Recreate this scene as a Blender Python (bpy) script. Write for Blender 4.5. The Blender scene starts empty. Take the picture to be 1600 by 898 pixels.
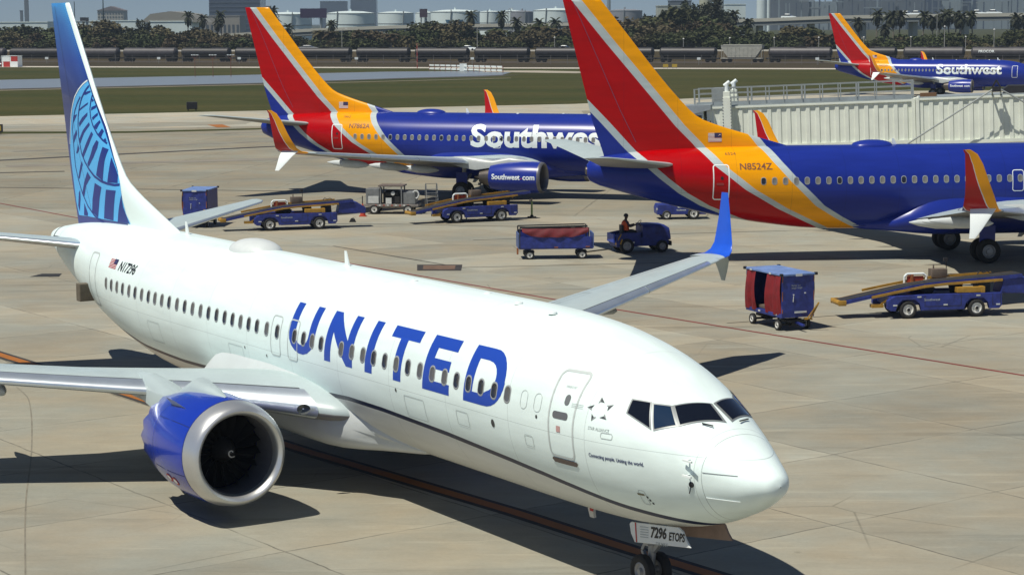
import bpy, bmesh, math, random
from mathutils import Vector, Matrix
R = math.radians
C = bpy.context.scene.collection
SC = bpy.context.scene
random.seed(7)

# ---------------------------------------------------------------- camera, sky, sun, exposure
F_PX, CAM_H, PITCH, ROLL = 3254.66, 11.188, 0.1270, -0.005
cam_d = bpy.data.cameras.new('camera')
cam = bpy.data.objects.new('camera', cam_d); C.objects.link(cam)
cam_d.sensor_width = 36.0; cam_d.lens = 36.0 * F_PX / 1600.0
cam_d.clip_start = 0.5; cam_d.clip_end = 20000
cam.matrix_world = Matrix.Translation((0, 0, CAM_H)) @ Matrix.Rotation(math.pi/2 - PITCH, 4, 'X') @ Matrix.Rotation(-ROLL*-1.0, 4, 'Z')
SC.camera = cam
SUN_DIR = Vector((-0.39, -0.32, 1.0)).normalized()          # towards the sun
w = bpy.data.worlds.new('World'); SC.world = w; w.use_nodes = True
wn = w.node_tree.nodes; wl = w.node_tree.links
bg = wn['Background']
sky = wn.new('ShaderNodeTexSky'); sky.sky_type = 'NISHITA'; sky.sun_disc = False
sky.sun_elevation = math.asin(SUN_DIR.z)
sky.sun_rotation = math.atan2(SUN_DIR.x, SUN_DIR.y)
sky.air_density = 0.35; sky.dust_density = 0.0; sky.ozone_density = 1.0; sky.altitude = 0
wl.new(sky.outputs[0], bg.inputs[0]); bg.inputs[1].default_value = 0.11
sd = bpy.data.lights.new('sun', 'SUN'); sd.energy = 4.85; sd.angle = R(0.5); sd.color = (1.0, 0.95, 0.85)
sun = bpy.data.objects.new('sun', sd); C.objects.link(sun)
sun.rotation_euler = SUN_DIR.to_track_quat('Z', 'Y').to_euler(); sun.location = (0, 0, 60)
SC.view_settings.view_transform = 'Standard'; SC.view_settings.look = 'None'
SC.view_settings.exposure = 0.0; SC.view_settings.gamma = 1.0

# ---------------------------------------------------------------- materials
MATS = {}
def mat(name, col, rough=0.5, metal=0.0, var=0.0, vscale=3.0, coat=0.0, spec=0.5, bump=0.0):
    """plain paint / metal with a little procedural unevenness of colour and gloss"""
    if name in MATS: return MATS[name]
    m = bpy.data.materials.new(name); m.use_nodes = True; MATS[name] = m
    n = m.node_tree.nodes; l = m.node_tree.links; b = n['Principled BSDF']
    b.inputs['Base Color'].default_value = (*col, 1); b.inputs['Roughness'].default_value = rough
    b.inputs['Metallic'].default_value = metal; b.inputs['Specular IOR Level'].default_value = spec
    b.inputs['Coat Weight'].default_value = coat
    if var > 0:
        tc = n.new('ShaderNodeTexCoord'); nz = n.new('ShaderNodeTexNoise')
        nz.inputs['Scale'].default_value = vscale; nz.inputs['Detail'].default_value = 5; nz.inputs['Roughness'].default_value = 0.65
        l.new(tc.outputs['Object'], nz.inputs['Vector'])
        mr = n.new('ShaderNodeMapRange'); mr.inputs['From Min'].default_value = 0.3; mr.inputs['From Max'].default_value = 0.7
        mr.inputs['To Min'].default_value = 1 - var; mr.inputs['To Max'].default_value = 1 + var
        l.new(nz.outputs['Fac'], mr.inputs['Value'])
        mx = n.new('ShaderNodeVectorMath'); mx.operation = 'SCALE'; mx.inputs[0].default_value = col
        l.new(mr.outputs[0], mx.inputs['Scale']); l.new(mx.outputs[0], b.inputs['Base Color'])
        if bump:
            bp = n.new('ShaderNodeBump'); bp.inputs['Strength'].default_value = bump; bp.inputs['Distance'].default_value = 0.02
            l.new(nz.outputs['Fac'], bp.inputs['Height']); l.new(bp.outputs[0], b.inputs['Normal'])
    return m

# ---------------------------------------------------------------- mesh helpers
class MB:
    def __init__(s): s.v = []; s.f = []; s.m = []; s.sm = []
    def add(s, vs, fs, mi=0, smooth=False):
        o = len(s.v); s.v += [tuple(q) for q in vs]
        for f in fs: s.f.append(tuple(i + o for i in f)); s.m.append(mi); s.sm.append(smooth)
        return s
    def box(s, c, d, mi=0, rz=0.0, taper=1.0, M=None):
        hx, hy, hz = d[0]/2, d[1]/2, d[2]/2; vs = []
        for z, t in ((-hz, 1), (hz, taper)):
            for x, y in ((-hx*t, -hy*t), (hx*t, -hy*t), (hx*t, hy*t), (-hx*t, hy*t)):
                q = Vector((x, y, z))
                if M is not None: q = M @ q
                elif rz: q = Matrix.Rotation(rz, 3, 'Z') @ q
                vs.append(q + Vector(c))
        return s.add(vs, [(0, 3, 2, 1), (4, 5, 6, 7), (0, 1, 5, 4), (1, 2, 6, 5), (2, 3, 7, 6), (3, 0, 4, 7)], mi)
    def bar(s, a, b, w, h=None, mi=0):
        a = Vector(a); b = Vector(b); h = h or w; d = b - a
        q = d.to_track_quat('X', 'Z').to_matrix()
        return s.box((a + b)/2, (d.length, w, h), mi, M=q)
    def cyl(s, a, b, r0, r1=None, n=10, mi=0, caps=True, smooth=True):
        a = Vector(a); b = Vector(b); r1 = r0 if r1 is None else r1
        q = (b - a).to_track_quat('Z', 'Y').to_matrix(); vs = []
        for p, r in ((a, r0), (b, r1)):
            for i in range(n):
                t = 2*math.pi*i/n; vs.append(p + q @ Vector((r*math.cos(t), r*math.sin(t), 0)))
        s.add(vs, [(i, (i+1) % n, n+(i+1) % n, n+i) for i in range(n)], mi, smooth)
        if caps:
            o = len(s.v) - 2*n
            s.f.append(tuple(o+i for i in reversed(range(n)))); s.m.append(mi); s.sm.append(False)
            s.f.append(tuple(o+n+i for i in range(n))); s.m.append(mi); s.sm.append(False)
        return s
    def tube(s, pts, r, n=7, mi=0):
        for a, b in zip(pts[:-1], pts[1:]): s.cyl(a, b, r, r, n, mi)
        return s
    def lathe(s, prof, org, ax=(1, 0, 0), n=32, mi=0, zs=None, smooth=True):
        """prof: list of (distance along axis, radius[, material]); zs(z) reshapes local height"""
        ax = Vector(ax).normalized(); q = ax.to_track_quat('X', 'Z').to_matrix(); vs = []
        for pr in prof:
            for i in range(n):
                t = 2*math.pi*i/n; y = pr[1]*math.cos(t); z = pr[1]*math.sin(t)
                if zs: z = zs(z)
                vs.append(Vector(org) + q @ Vector((pr[0], y, z)))
        o = len(s.v); s.v += [tuple(p) for p in vs]
        for k in range(len(prof)-1):
            mm = prof[k][2] if len(prof[k]) > 2 else mi
            for i in range(n):
                s.f.append((o+k*n+i, o+k*n+(i+1) % n, o+(k+1)*n+(i+1) % n, o+(k+1)*n+i)); s.m.append(mm); s.sm.append(smooth)
        return s
    def prism(s, poly, y0, y1, mi=0, T=None):
        """poly in (x,z), extruded along y"""
        T = T or (lambda x, y, z: (x, y, z)); n = len(poly)
        vs = [T(x, y0, z) for x, z in poly] + [T(x, y1, z) for x, z in poly]
        s.add(vs, [tuple(range(n)), tuple(reversed(range(n, 2*n)))] + [(i, n+i, n+(i+1) % n, (i+1) % n) for i in range(n)], mi)
        return s
    def grid(s, P, mi=0, smooth=True, closed_u=False):
        """P: rows of points"""
        o = len(s.v); nu = len(P[0])
        for r in P: s.v += [tuple(q) for q in r]
        for j in range(len(P)-1):
            for i in range(nu if closed_u else nu-1):
                k = (i+1) % nu
                s.f.append((o+j*nu+i, o+j*nu+k, o+(j+1)*nu+k, o+(j+1)*nu+i)); s.m.append(mi(j, i) if callable(mi) else mi); s.sm.append(smooth)
        return s
    def mesh(s, name, mats, bevel=0.0, fix=True, sharp=40):
        me = bpy.data.meshes.new(name); me.from_pydata(s.v, [], s.f)
        for m in (mats if isinstance(mats, (list, tuple)) else [mats]): me.materials.append(m)
        me.polygons.foreach_set('material_index', s.m); me.polygons.foreach_set('use_smooth', s.sm)
        if fix or bevel:
            bm = bmesh.new(); bm.from_mesh(me)
            if fix: bmesh.ops.recalc_face_normals(bm, faces=bm.faces)
            if bevel:
                es = [e for e in bm.edges if len(e.link_faces) == 2 and e.calc_face_angle(0) > 0.6]
                bmesh.ops.bevel(bm, geom=es, offset=bevel, segments=2, affect='EDGES', profile=0.6, clamp_overlap=True)
            bm.to_mesh(me); bm.free()
        if sharp and any(s.sm): me.set_sharp_from_angle(angle=R(sharp))
        me.update(); return me
    def build(s, name, mats, parent=None, **k):
        o = bpy.data.objects.new(name, s.mesh(name, mats, **k)); C.objects.link(o)
        if parent: o.parent = parent
        return o

def tag(o, label=None, cat=None, group=None, kind=None):
    if label: o['label'] = label
    if cat: o['category'] = cat
    if group: o['group'] = group
    if kind: o['kind'] = kind
    return o
def thing(name, label, cat, loc=(0, 0, 0), rz=0.0, group=None):
    o = bpy.data.objects.new(name, None); C.objects.link(o)
    o.location = loc; o.rotation_euler = (0, 0, rz); o.empty_display_size = 0.3
    return tag(o, label, cat, group)
def dup(o, loc=None, rz=None, scale=None, label=None, parent=None):
    c = o.copy(); C.objects.link(c); c.parent = parent
    if loc is not None: c.location = loc
    if rz is not None: c.rotation_euler = (0, 0, rz)
    if scale is not None: c.scale = scale if hasattr(scale, '__len__') else (scale,)*3
    if label: c['label'] = label
    for ch in list(o.children): dup(ch, parent=c)
    return c
def pchip(xs, ys):
    n = len(xs); h = [xs[i+1]-xs[i] for i in range(n-1)]; d = [(ys[i+1]-ys[i])/h[i] for i in range(n-1)]
    m = [0]*n; m[0] = d[0]; m[-1] = d[-1]
    for i in range(1, n-1):
        if d[i-1]*d[i] > 0:
            w1 = 2*h[i]+h[i-1]; w2 = h[i]+2*h[i-1]; m[i] = (w1+w2)/(w1/d[i-1]+w2/d[i])
    def f(x):
        if x <= xs[0]: return ys[0]
        if x >= xs[-1]: return ys[-1]
        i = 0
        while x > xs[i+1]: i += 1
        t = (x-xs[i])/h[i]; t2 = t*t; t3 = t2*t
        return (2*t3-3*t2+1)*ys[i]+(t3-2*t2+t)*h[i]*m[i]+(-2*t3+3*t2)*ys[i+1]+(t3-t2)*h[i]*m[i+1]
    return f
def lin(pts):
    def f(x):
        if x <= pts[0][0]: return pts[0][1]
        for (a, b), (c, d) in zip(pts[:-1], pts[1:]):
            if x <= c: return b + (d-b)*(x-a)/(c-a)
        return pts[-1][1]
    return f
# flat 2D shapes (lettering, emblems) as bmesh in (s,t)
def curve_bm(setup):
    cu = bpy.data.curves.new('tmp', 'CURVE'); cu.dimensions = '2D'; cu.fill_mode = 'FRONT'; setup(cu)
    return _cu2bm(cu)
def _cu2bm(cu):
    ob = bpy.data.objects.new('tmp', cu); C.objects.link(ob)
    bpy.context.view_layer.update()
    dg = bpy.context.evaluated_depsgraph_get()
    me = bpy.data.meshes.new_from_object(ob.evaluated_get(dg))
    bm = bmesh.new(); bm.from_mesh(me)
    bpy.data.objects.remove(ob); bpy.data.meshes.remove(me)
    return bm
def polys_bm(polys):
    def st(cu):
        for p in polys:
            sp = cu.splines.new('POLY'); sp.points.add(len(p)-1); sp.use_cyclic_u = True
            for q, pt in zip(sp.points, p): q.co = (pt[0], pt[1], 0, 1)
    return curve_bm(st)
def text_bm(body, box, bold=0.0, shear=0.0, space=1.0):
    """text filling box=(s0,t0,s1,t1)"""
    cu = bpy.data.curves.new('tmp', 'FONT'); cu.body = body; cu.fill_mode = 'FRONT'; cu.offset = bold; cu.shear = shear
    cu.space_character = space; cu.resolution_u = 4
    bm = _cu2bm(cu)
    xs = [v.co.x for v in bm.verts]; ys = [v.co.y for v in bm.verts]
    a, b, c, d = min(xs), max(xs), min(ys), max(ys)
    for v in bm.verts:
        v.co = Vector((box[0]+(v.co.x-a)/(b-a)*(box[2]-box[0]), box[1]+(v.co.y-c)/(d-c)*(box[3]-box[1]), 0))
    return bm
def rrect(s0, t0, s1, t1, r, n=5):
    out = []
    for cx, cy, a0 in ((s1-r, t1-r, 0), (s0+r, t1-r, 90), (s0+r, t0+r, 180), (s1-r, t0+r, 270)):
        for i in range(n+1):
            a = R(a0+90*i/n); out.append((cx+r*math.cos(a), cy+r*math.sin(a)))
    return out
def strip(path, wd):
    """ribbon polygon along a 2D path"""
    L_, R_ = [], []
    for i, p in enumerate(path):
        a = path[max(i-1, 0)]; b = path[min(i+1, len(path)-1)]
        dx, dy = b[0]-a[0], b[1]-a[1]; l = math.hypot(dx, dy) or 1; nx, ny = -dy/l*wd/2, dx/l*wd/2
        L_.append((p[0]+nx, p[1]+ny)); R_.append((p[0]-nx, p[1]-ny))
    return L_ + R_[::-1]
def decal(name, bm, f, m, parent, step=0.14, steps=None):
    """cut a flat shape into small cells and wrap it on a surface with f(s,t)->point"""
    sx, sy = steps or (step, step)
    for ax, stp in ((0, sx), (1, sy)):
        vs = [v.co[ax] for v in bm.verts]
        if not vs: continue
        k = math.floor(min(vs)/stp)+1
        while k*stp < max(vs):
            no = Vector((1, 0, 0)) if ax == 0 else Vector((0, 1, 0))
            bmesh.ops.bisect_plane(bm, geom=bm.verts[:]+bm.edges[:]+bm.faces[:], plane_co=no*k*stp, plane_no=no, dist=1e-5); k += 1
    for v in bm.verts: v.co = Vector(f(v.co.x, v.co.y))
    me = bpy.data.meshes.new(name); bm.to_mesh(me); bm.free(); me.materials.append(m)
    for p in me.polygons: p.use_smooth = True
    o = bpy.data.objects.new(name, me); C.objects.link(o); o.parent = parent
    return o
def gpt(u, v):
    """ground point seen at photo pixel (u,v), used once to read off where things stand"""
    cp, sp = math.cos(PITCH), math.sin(PITCH); a = (u-800)/F_PX; b = (449-v)/F_PX
    cr, sr = math.cos(ROLL), math.sin(ROLL)
    a, b = a*cr - b*sr, a*sr + b*cr
    d = Vector((a, cp + b*sp, -sp + b*cp)); t = -CAM_H/d.z
    return Vector((d.x*t, d.y*t, 0))
# ---------------------------------------------------------------- airliners
NOSE=[(0,2.775,2.755,.01,2.765),(.03,2.90,2.63,.15,2.765),(.12,2.985,2.53,.29,2.765),(.3,3.09,2.40,.44,2.77),(.6,3.24,2.21,.61,2.78),(1.0,3.44,2.03,.80,2.85),(1.4,3.66,1.86,.97,2.93),(1.9,3.935,1.70,1.15,3.02),(2.4,4.18,1.575,1.33,3.08),(3.0,4.46,1.475,1.51,3.15),(3.8,4.74,1.39,1.68,3.23),(4.8,4.98,1.345,1.80,3.32),(6.0,5.16,1.325,1.865,3.40),(7.5,5.25,1.32,1.88,3.435),(9.0,5.27,1.32,1.88,3.44)]
TAIL=[(23.8,5.27,1.32,1.88,3.44),(25.2,5.27,1.33,1.875,3.45),(26.8,5.27,1.39,1.85,3.48),(28.7,5.27,1.61,1.76,3.58),(31.1,5.25,2.01,1.53,3.74),(33.0,5.19,2.46,1.29,3.89),(34.8,5.08,2.95,1.02,4.02),(36.0,4.97,3.29,.82,4.12),(37.2,4.82,3.65,.58,4.22),(38.3,4.65,4.02,.34,4.33),(38.6,4.56,4.15,.22,4.36)]
FIN_LE = [(4.9,26.4),(5.1,27.3),(5.28,27.85),(5.85,29.8),(6.25,31.1),(6.6,31.98),(7.2,32.66),(8.7,33.98),(10.35,35.28),(12.1,36.66)]
FIN_TE = [(4.6,36.4),(4.95,36.5),(6.57,37.04),(7.55,37.28),(9.82,37.85),(12.14,38.42)]
ARC1 = [(34.75, 9.44), (35.14, 9.26), (35.46, 9.04), (35.7, 8.74), (35.83, 8.44), (35.88, 8.14), (35.85, 7.78), (35.72, 7.46), (35.62, 7.25), (35.34, 7.0), (34.98, 6.78), (34.53, 6.59), (33.96, 6.47), (33.39, 6.42), (32.75, 6.41), (32.33, 6.44)]
ARC2 = [(34.46, 9.15), (34.62, 8.97), (34.73, 8.71), (34.69, 8.44), (34.52, 8.21), (34.16, 7.96), (33.69, 7.77), (33.29, 7.67)]
ARC3 = [(35.58, 9.08), (35.9, 8.85), (36.14, 8.61), (36.3, 8.33), (36.42, 8.0), (36.38, 7.7), (36.34, 7.37), (36.26, 6.83), (36.0, 6.36), (35.69, 5.96), (35.21, 5.57), (34.64, 5.31), (34.07, 5.17), (33.66, 5.1)]
GLOBE = [(34.86, 9.61), (35.29, 9.49), (35.73, 9.3), (36.1, 9.06), (36.35, 8.75), (36.49, 8.48), (36.57, 8.17), (36.65, 7.81), (36.7, 7.5), (36.7, 7.24), (36.66, 6.96), (36.5, 6.37), (36.3, 5.62), (36.07, 5.2), (35.2, 5.23), (31.51, 5.28), (31.87, 5.56), (32.15, 6.0), (32.27, 6.39), (32.48, 6.84), (32.84, 7.26), (33.17, 7.68), (33.57, 8.18), (34.03, 8.64), (34.48, 9.15)]
BARS = [[(34.87, 8.92), (34.92, 8.85), (35.71, 8.62), (35.66, 8.7)], [(34.96, 8.6), (35.0, 8.49), (35.75, 8.11), (35.79, 8.23), (35.47, 8.42)], [(34.85, 8.29), (34.79, 8.2), (35.34, 7.92), (35.72, 7.57), (35.79, 7.72), (35.46, 8.0)], [(34.63, 9.29), (34.62, 9.24), (35.07, 9.15), (35.28, 9.15), (35.14, 9.23)], [(34.53, 9.06), (34.33, 8.98), (34.54, 8.93)], [(34.17, 8.84), (34.18, 8.75), (34.65, 8.66), (34.59, 8.77)], [(34.03, 8.61), (34.03, 8.53), (34.5, 8.36), (34.58, 8.44)], [(33.88, 8.38), (33.81, 8.31), (34.2, 8.08), (34.4, 8.13), (34.39, 8.19)], [(33.7, 8.12), (33.54, 8.04), (33.8, 7.86), (34.08, 7.93)], [(33.44, 7.84), (33.32, 7.73), (33.61, 7.76)], [(35.93, 8.51), (36.26, 8.24), (36.26, 8.45)], [(36.02, 8.01), (35.99, 7.86), (36.33, 7.55), (36.32, 7.79)], [(35.94, 7.54), (35.82, 7.39), (36.01, 7.24), (36.14, 7.23)], [(34.66, 8.0), (34.52, 7.92), (34.9, 7.6), (35.45, 7.14), (35.57, 7.25), (35.2, 7.59)], [(34.22, 7.75), (34.05, 7.69), (34.18, 7.5), (34.56, 7.18), (35.01, 6.86), (35.13, 6.95), (34.81, 7.26), (34.58, 7.53)], [(33.71, 7.55), (33.18, 7.49), (33.58, 7.11), (33.79, 6.48), (34.36, 6.63), (34.16, 7.02)], [(32.96, 7.25), (32.44, 6.73), (32.5, 6.48), (33.39, 6.46), (33.19, 6.9)], [(35.64, 7.01), (35.56, 6.9), (35.81, 6.55), (35.91, 6.4), (36.01, 6.45), (35.78, 6.86)], [(35.15, 6.69), (34.87, 6.53), (35.32, 6.22), (35.52, 5.85), (35.69, 5.96), (35.48, 6.33)], [(34.51, 6.37), (33.93, 6.27), (34.13, 5.88), (34.31, 5.27), (34.84, 5.41), (34.76, 5.84)], [(33.53, 6.22), (32.68, 6.24), (32.89, 5.69), (32.96, 5.28), (33.78, 5.28), (33.7, 5.67)], [(32.21, 6.14), (32.09, 5.77), (31.6, 5.29), (33.6, 5.25), (32.6, 5.26), (32.49, 5.63)], [(35.54, 5.64), (35.23, 5.33), (35.26, 5.24), (35.6, 5.24)], [(35.9, 6.04), (35.88, 5.77), (36.0, 5.33), (36.12, 5.51), (36.02, 5.94)]]

class Fus:
    def __init__(s, plug, ng=False):
        tl = [r for r in TAIL if r[0] < 35.5] + [(36.0,4.95,3.29,.80,4.1),(36.8,4.80,3.54,.62,4.17),(37.15,4.66,3.72,.45,4.2),(37.3,4.45,3.95,.22,4.2)] if ng else TAIL
        P = NOSE + [(r[0]+plug,) + r[1:] for r in tl]; xs = [r[0] for r in P]; s.L = xs[-1]
        s.top, s.bot, s.hw, s.zc = [pchip(xs, [r[k] for r in P]) for k in (1, 2, 3, 4)]
    def y(s, x, z):
        zc = s.zc(x); a = (s.top(x)-zc) if z > zc else (zc-s.bot(x)); q = 1-((z-zc)/max(a, 1e-4))**2
        return s.hw(x)*math.sqrt(max(q, 0))
    def pt(s, xa, z, e=0.006, side=1):           # local point on the skin, e metres proud of it
        zc = s.zc(xa); a = (s.top(xa)-zc) if z > zc else (zc-s.bot(xa)); h = s.hw(xa)
        z = min(max(z, zc-a*.999), zc+a*.999); y = s.y(xa, z)
        n = Vector((0, y/h**2, (z-zc)/a**2)).normalized()
        return Vector((-xa, -side*(y+e*n.y), z+e*n.z))
def naca(q): return 10*(.2969*math.sqrt(max(q, 0))-.126*q-.3516*q*q+.2843*q**3-.1036*q**4)

def curve_node(n, l, pts, src, xin, xout):
    """float curve of pts (a,b): input a/xin, output b*... -> value in metres"""
    dv = n.new('ShaderNodeMath'); dv.operation = 'DIVIDE'; l.new(src, dv.inputs[0]); dv.inputs[1].default_value = xin
    fc = n.new('ShaderNodeFloatCurve'); cu = fc.mapping.curves[0]
    pts = [(a/xin, b/xout) for a, b in pts]
    cu.points[0].location = (0, pts[0][1]); cu.points[1].location = (1, pts[-1][1])
    for p in pts: cu.points.new(*p)
    for p in cu.points: p.handle_type = 'VECTOR'
    fc.mapping.update(); l.new(dv.outputs[0], fc.inputs['Value'])
    mu = n.new('ShaderNodeMath'); mu.operation = 'MULTIPLY'; l.new(fc.outputs[0], mu.inputs[0]); mu.inputs[1].default_value = xout
    return mu.outputs[0]
def mth(n, l, op, a, b=None):
    m = n.new('ShaderNodeMath'); m.operation = op
    for i, q in enumerate((a, b)):
        if q is None: continue
        if isinstance(q, (int, float)): m.inputs[i].default_value = q
        else: l.new(q, m.inputs[i])
    return m.outputs[0]
def mixc(n, l, fac, a, b):
    m = n.new('ShaderNodeMix'); m.data_type = 'RGBA'; l.new(fac, m.inputs[0])
    for i, q in ((6, a), (7, b)):
        if isinstance(q, tuple): m.inputs[i].default_value = (*q, 1)
        else: l.new(q, m.inputs[i])
    return m.outputs[2]
def dirt(n, l, col, amt=.06, sc=(.35, 2.2, 2.2)):
    tc = n.new('ShaderNodeTexCoord'); mp = n.new('ShaderNodeMapping'); mp.inputs['Scale'].default_value = sc
    l.new(tc.outputs['Object'], mp.inputs[0]); nz = n.new('ShaderNodeTexNoise'); nz.inputs['Scale'].default_value = 1.4; nz.inputs['Detail'].default_value = 6
    l.new(mp.outputs[0], nz.inputs['Vector']); mr = n.new('ShaderNodeMapRange'); l.new(nz.outputs['Fac'], mr.inputs['Value'])
    mr.inputs['From Min'].default_value = .35; mr.inputs['From Max'].default_value = .7; mr.inputs['To Min'].default_value = 1; mr.inputs['To Max'].default_value = 1-amt
    v = n.new('ShaderNodeVectorMath'); v.operation = 'SCALE'
    if isinstance(col, tuple): v.inputs[0].default_value = col
    else: l.new(col, v.inputs[0])
    l.new(mr.outputs[0], v.inputs['Scale']); return v.outputs[0]

SW_BLUE = (.013, .030, .255); SW_RED = (.42, .0, .002); SW_YEL = (.88, .36, .0); SW_WHT = (.48, .55, .55)
UA_BLUE = (.008, .035, .36); UA_WHITE = (.80, .925, .89)
def livery_stripes(name, shift):
    m = bpy.data.materials.new(name); m.use_nodes = True; n = m.node_tree.nodes; l = m.node_tree.links; b = n['Principled BSDF']
    tc = n.new('ShaderNodeTexCoord'); sp = n.new('ShaderNodeSeparateXYZ'); l.new(tc.outputs['Object'], sp.inputs[0])
    xa = mth(n, l, 'MULTIPLY_ADD', sp.outputs[0], -1.0); xa.node.inputs[2].default_value = -shift     # -800 stations
    b1 = curve_node(n, l, [(1.4,24.2),(1.61,24.7),(2.0,25.46),(2.55,26.38),(3.73,27.61),(4.62,28.37),(5.3,28.85),(5.8,29.24),(6.2,29.5)], sp.outputs[2], 14, 50)
    b2 = curve_node(n, l, [(1.4,25.9),(1.75,26.66),(2.43,28.09),(3.34,29.64),(4.42,31.0),(5.45,31.9),(6.23,32.68),(8.03,34.2),(10.1,35.95),(12.16,37.62)], sp.outputs[2], 14, 50)
    b3 = curve_node(n, l, [(1.6,29.2),(1.95,30.16),(2.57,31.67),(3.18,32.73),(3.88,33.63),(4.91,34.8),(5.34,35.22),(6.42,36.21),(7.45,37.2),(8.5,38.6),(12,45)], sp.outputs[2], 14, 50)
    col = SW_BLUE
    for bb, wd, c in ((b1, .42, SW_YEL), (b2, .47, SW_RED), (b3, .43, SW_BLUE)):
        col = mixc(n, l, mth(n, l, 'GREATER_THAN', xa, bb), col, SW_WHT)
        col = mixc(n, l, mth(n, l, 'GREATER_THAN', xa, mth(n, l, 'ADD', bb, wd)), col, c)
    fr = mth(n, l, 'LESS_THAN', mth(n, l, 'FRACT', mth(n, l, 'DIVIDE', xa, 2.54)), .010)
    lap = mth(n, l, 'LESS_THAN', mth(n, l, 'ABSOLUTE', mth(n, l, 'SUBTRACT', sp.outputs[2], 3.2)), .010)
    col = mixc(n, l, mth(n, l, 'MULTIPLY', mth(n, l, 'MAXIMUM', fr, lap), .22), col, (.01, .01, .03))
    l.new(dirt(n, l, col, .16), b.inputs['Base Color'])
    b.inputs['Roughness'].default_value = .26; b.inputs['Specular IOR Level'].default_value = .25
    return m
def white_body(name):
    m = bpy.data.materials.new(name); m.use_nodes = True; n = m.node_tree.nodes; l = m.node_tree.links; b = n['Principled BSDF']
    tc = n.new('ShaderNodeTexCoord'); sp = n.new('ShaderNodeSeparateXYZ'); l.new(tc.outputs['Object'], sp.inputs[0])
    xa = mth(n, l, 'MULTIPLY', sp.outputs[0], -1.0)
    zl = curve_node(n, l, [(0,1.70),(1.5,1.75),(2.28,1.82),(3.37,1.93),(4.65,2.11),(5.63,2.22),(6.76,2.31),(9.23,2.46),(12.1,2.56),(13.8,2.57),(22.9,2.1),(24.4,2.06),(27.6,2.12),(30,2.3),(33,2.75),(36,3.45),(38.5,4.1)], xa, 40, 10)
    dz = mth(n, l, 'SUBTRACT', sp.outputs[2], zl)
    col = mixc(n, l, mth(n, l, 'GREATER_THAN', dz, -.065), (.68, .70, .66), (.006, .014, .055))
    col = mixc(n, l, mth(n, l, 'GREATER_THAN', dz, .045), col, UA_WHITE)
    # skin joints: frame lines and lap joints, thin and faint
    fr = mth(n, l, 'LESS_THAN', mth(n, l, 'FRACT', mth(n, l, 'DIVIDE', mth(n, l, 'ADD', xa, 1.2), 2.54)), .006)
    lap = mth(n, l, 'LESS_THAN', mth(n, l, 'ABSOLUTE', mth(n, l, 'SUBTRACT', sp.outputs[2], 3.2)), .006)
    rad = mth(n, l, 'LESS_THAN', mth(n, l, 'ABSOLUTE', mth(n, l, 'SUBTRACT', xa, 1.2)), .008)
    ln = mth(n, l, 'MAXIMUM', mth(n, l, 'MULTIPLY', fr, .34), mth(n, l, 'MAXIMUM', mth(n, l, 'MULTIPLY', lap, .42), mth(n, l, 'MULTIPLY', rad, .55)))
    col = mixc(n, l, ln, col, (.2, .24, .24))
    l.new(dirt(n, l, col, .11), b.inputs['Base Color'])
    b.inputs['Roughness'].default_value = .36; b.inputs['Specular IOR Level'].default_value = .28
    return m
def globe_fin(name):
    m = bpy.data.materials.new(name); m.use_nodes = True; n = m.node_tree.nodes; l = m.node_tree.links; b = n['Principled BSDF']
    tc = n.new('ShaderNodeTexCoord'); sp = n.new('ShaderNodeSeparateXYZ'); l.new(tc.outputs['Object'], sp.inputs[0])
    xa = mth(n, l, 'MULTIPLY', sp.outputs[0], -1.0); z = sp.outputs[2]
    bw = curve_node(n, l, [(4.9,31.3),(5.16,31.47),(5.56,31.87),(6.0,32.15),(6.39,32.27),(6.84,32.48),(7.26,32.84),(7.68,33.17),(8.18,33.57),(9.15,34.48),(9.93,35.12),(12.03,36.86),(12.3,37.1)], z, 14, 50)
    rp = n.new('ShaderNodeValToRGB'); l.new(mth(n, l, 'DIVIDE', mth(n, l, 'SUBTRACT', z, 7.0), 5.2), rp.inputs[0])
    e = rp.color_ramp.elements; e[0].position = 0; e[0].color = (.016, .042, .24, 1); e[1].position = 1; e[1].color = (.035, .27, .62, 1)
    for p, c in ((.38, (.012, .028, .16, 1)), (.62, (.012, .055, .32, 1)), (.85, (.022, .14, .47, 1))):
        q = e.new(p); q.color = c
    # light dots fading in towards the tip
    mp = n.new('ShaderNodeMapping'); mp.inputs['Rotation'].default_value = (0, R(40), 0); l.new(tc.outputs['Object'], mp.inputs[0])
    s2 = n.new('ShaderNodeSeparateXYZ'); l.new(mp.outputs[0], s2.inputs[0])
    dd = [mth(n, l, 'SUBTRACT', mth(n, l, 'FRACT', mth(n, l, 'DIVIDE', o, .085)), .5) for o in (s2.outputs[0], s2.outputs[2])]
    r2 = mth(n, l, 'SQRT', mth(n, l, 'ADD', mth(n, l, 'POWER', dd[0], 2.0), mth(n, l, 'POWER', dd[1], 2.0)))
    lim = n.new('ShaderNodeMapRange'); l.new(z, lim.inputs[0]); lim.inputs[1].default_value = 9.6; lim.inputs[2].default_value = 12.2; lim.inputs[3].default_value = 0; lim.inputs[4].default_value = .36
    lx = n.new('ShaderNodeMapRange'); l.new(mth(n, l, 'SUBTRACT', xa, bw), lx.inputs[0]); lx.inputs[1].default_value = .1; lx.inputs[2].default_value = .9; lx.inputs[3].default_value = 1; lx.inputs[4].default_value = 0
    dot = mth(n, l, 'LESS_THAN', r2, mth(n, l, 'MULTIPLY', lim.outputs[0], lx.outputs[0]))
    col = mixc(n, l, dot, rp.outputs[0], (.09, .45, .80))
    col = mixc(n, l, mth(n, l, 'LESS_THAN', xa, bw), col, UA_WHITE)
    l.new(col, b.inputs['Base Color']); b.inputs['Roughness'].default_value = .3; b.inputs['Coat Weight'].default_value = .2
    return m
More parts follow.
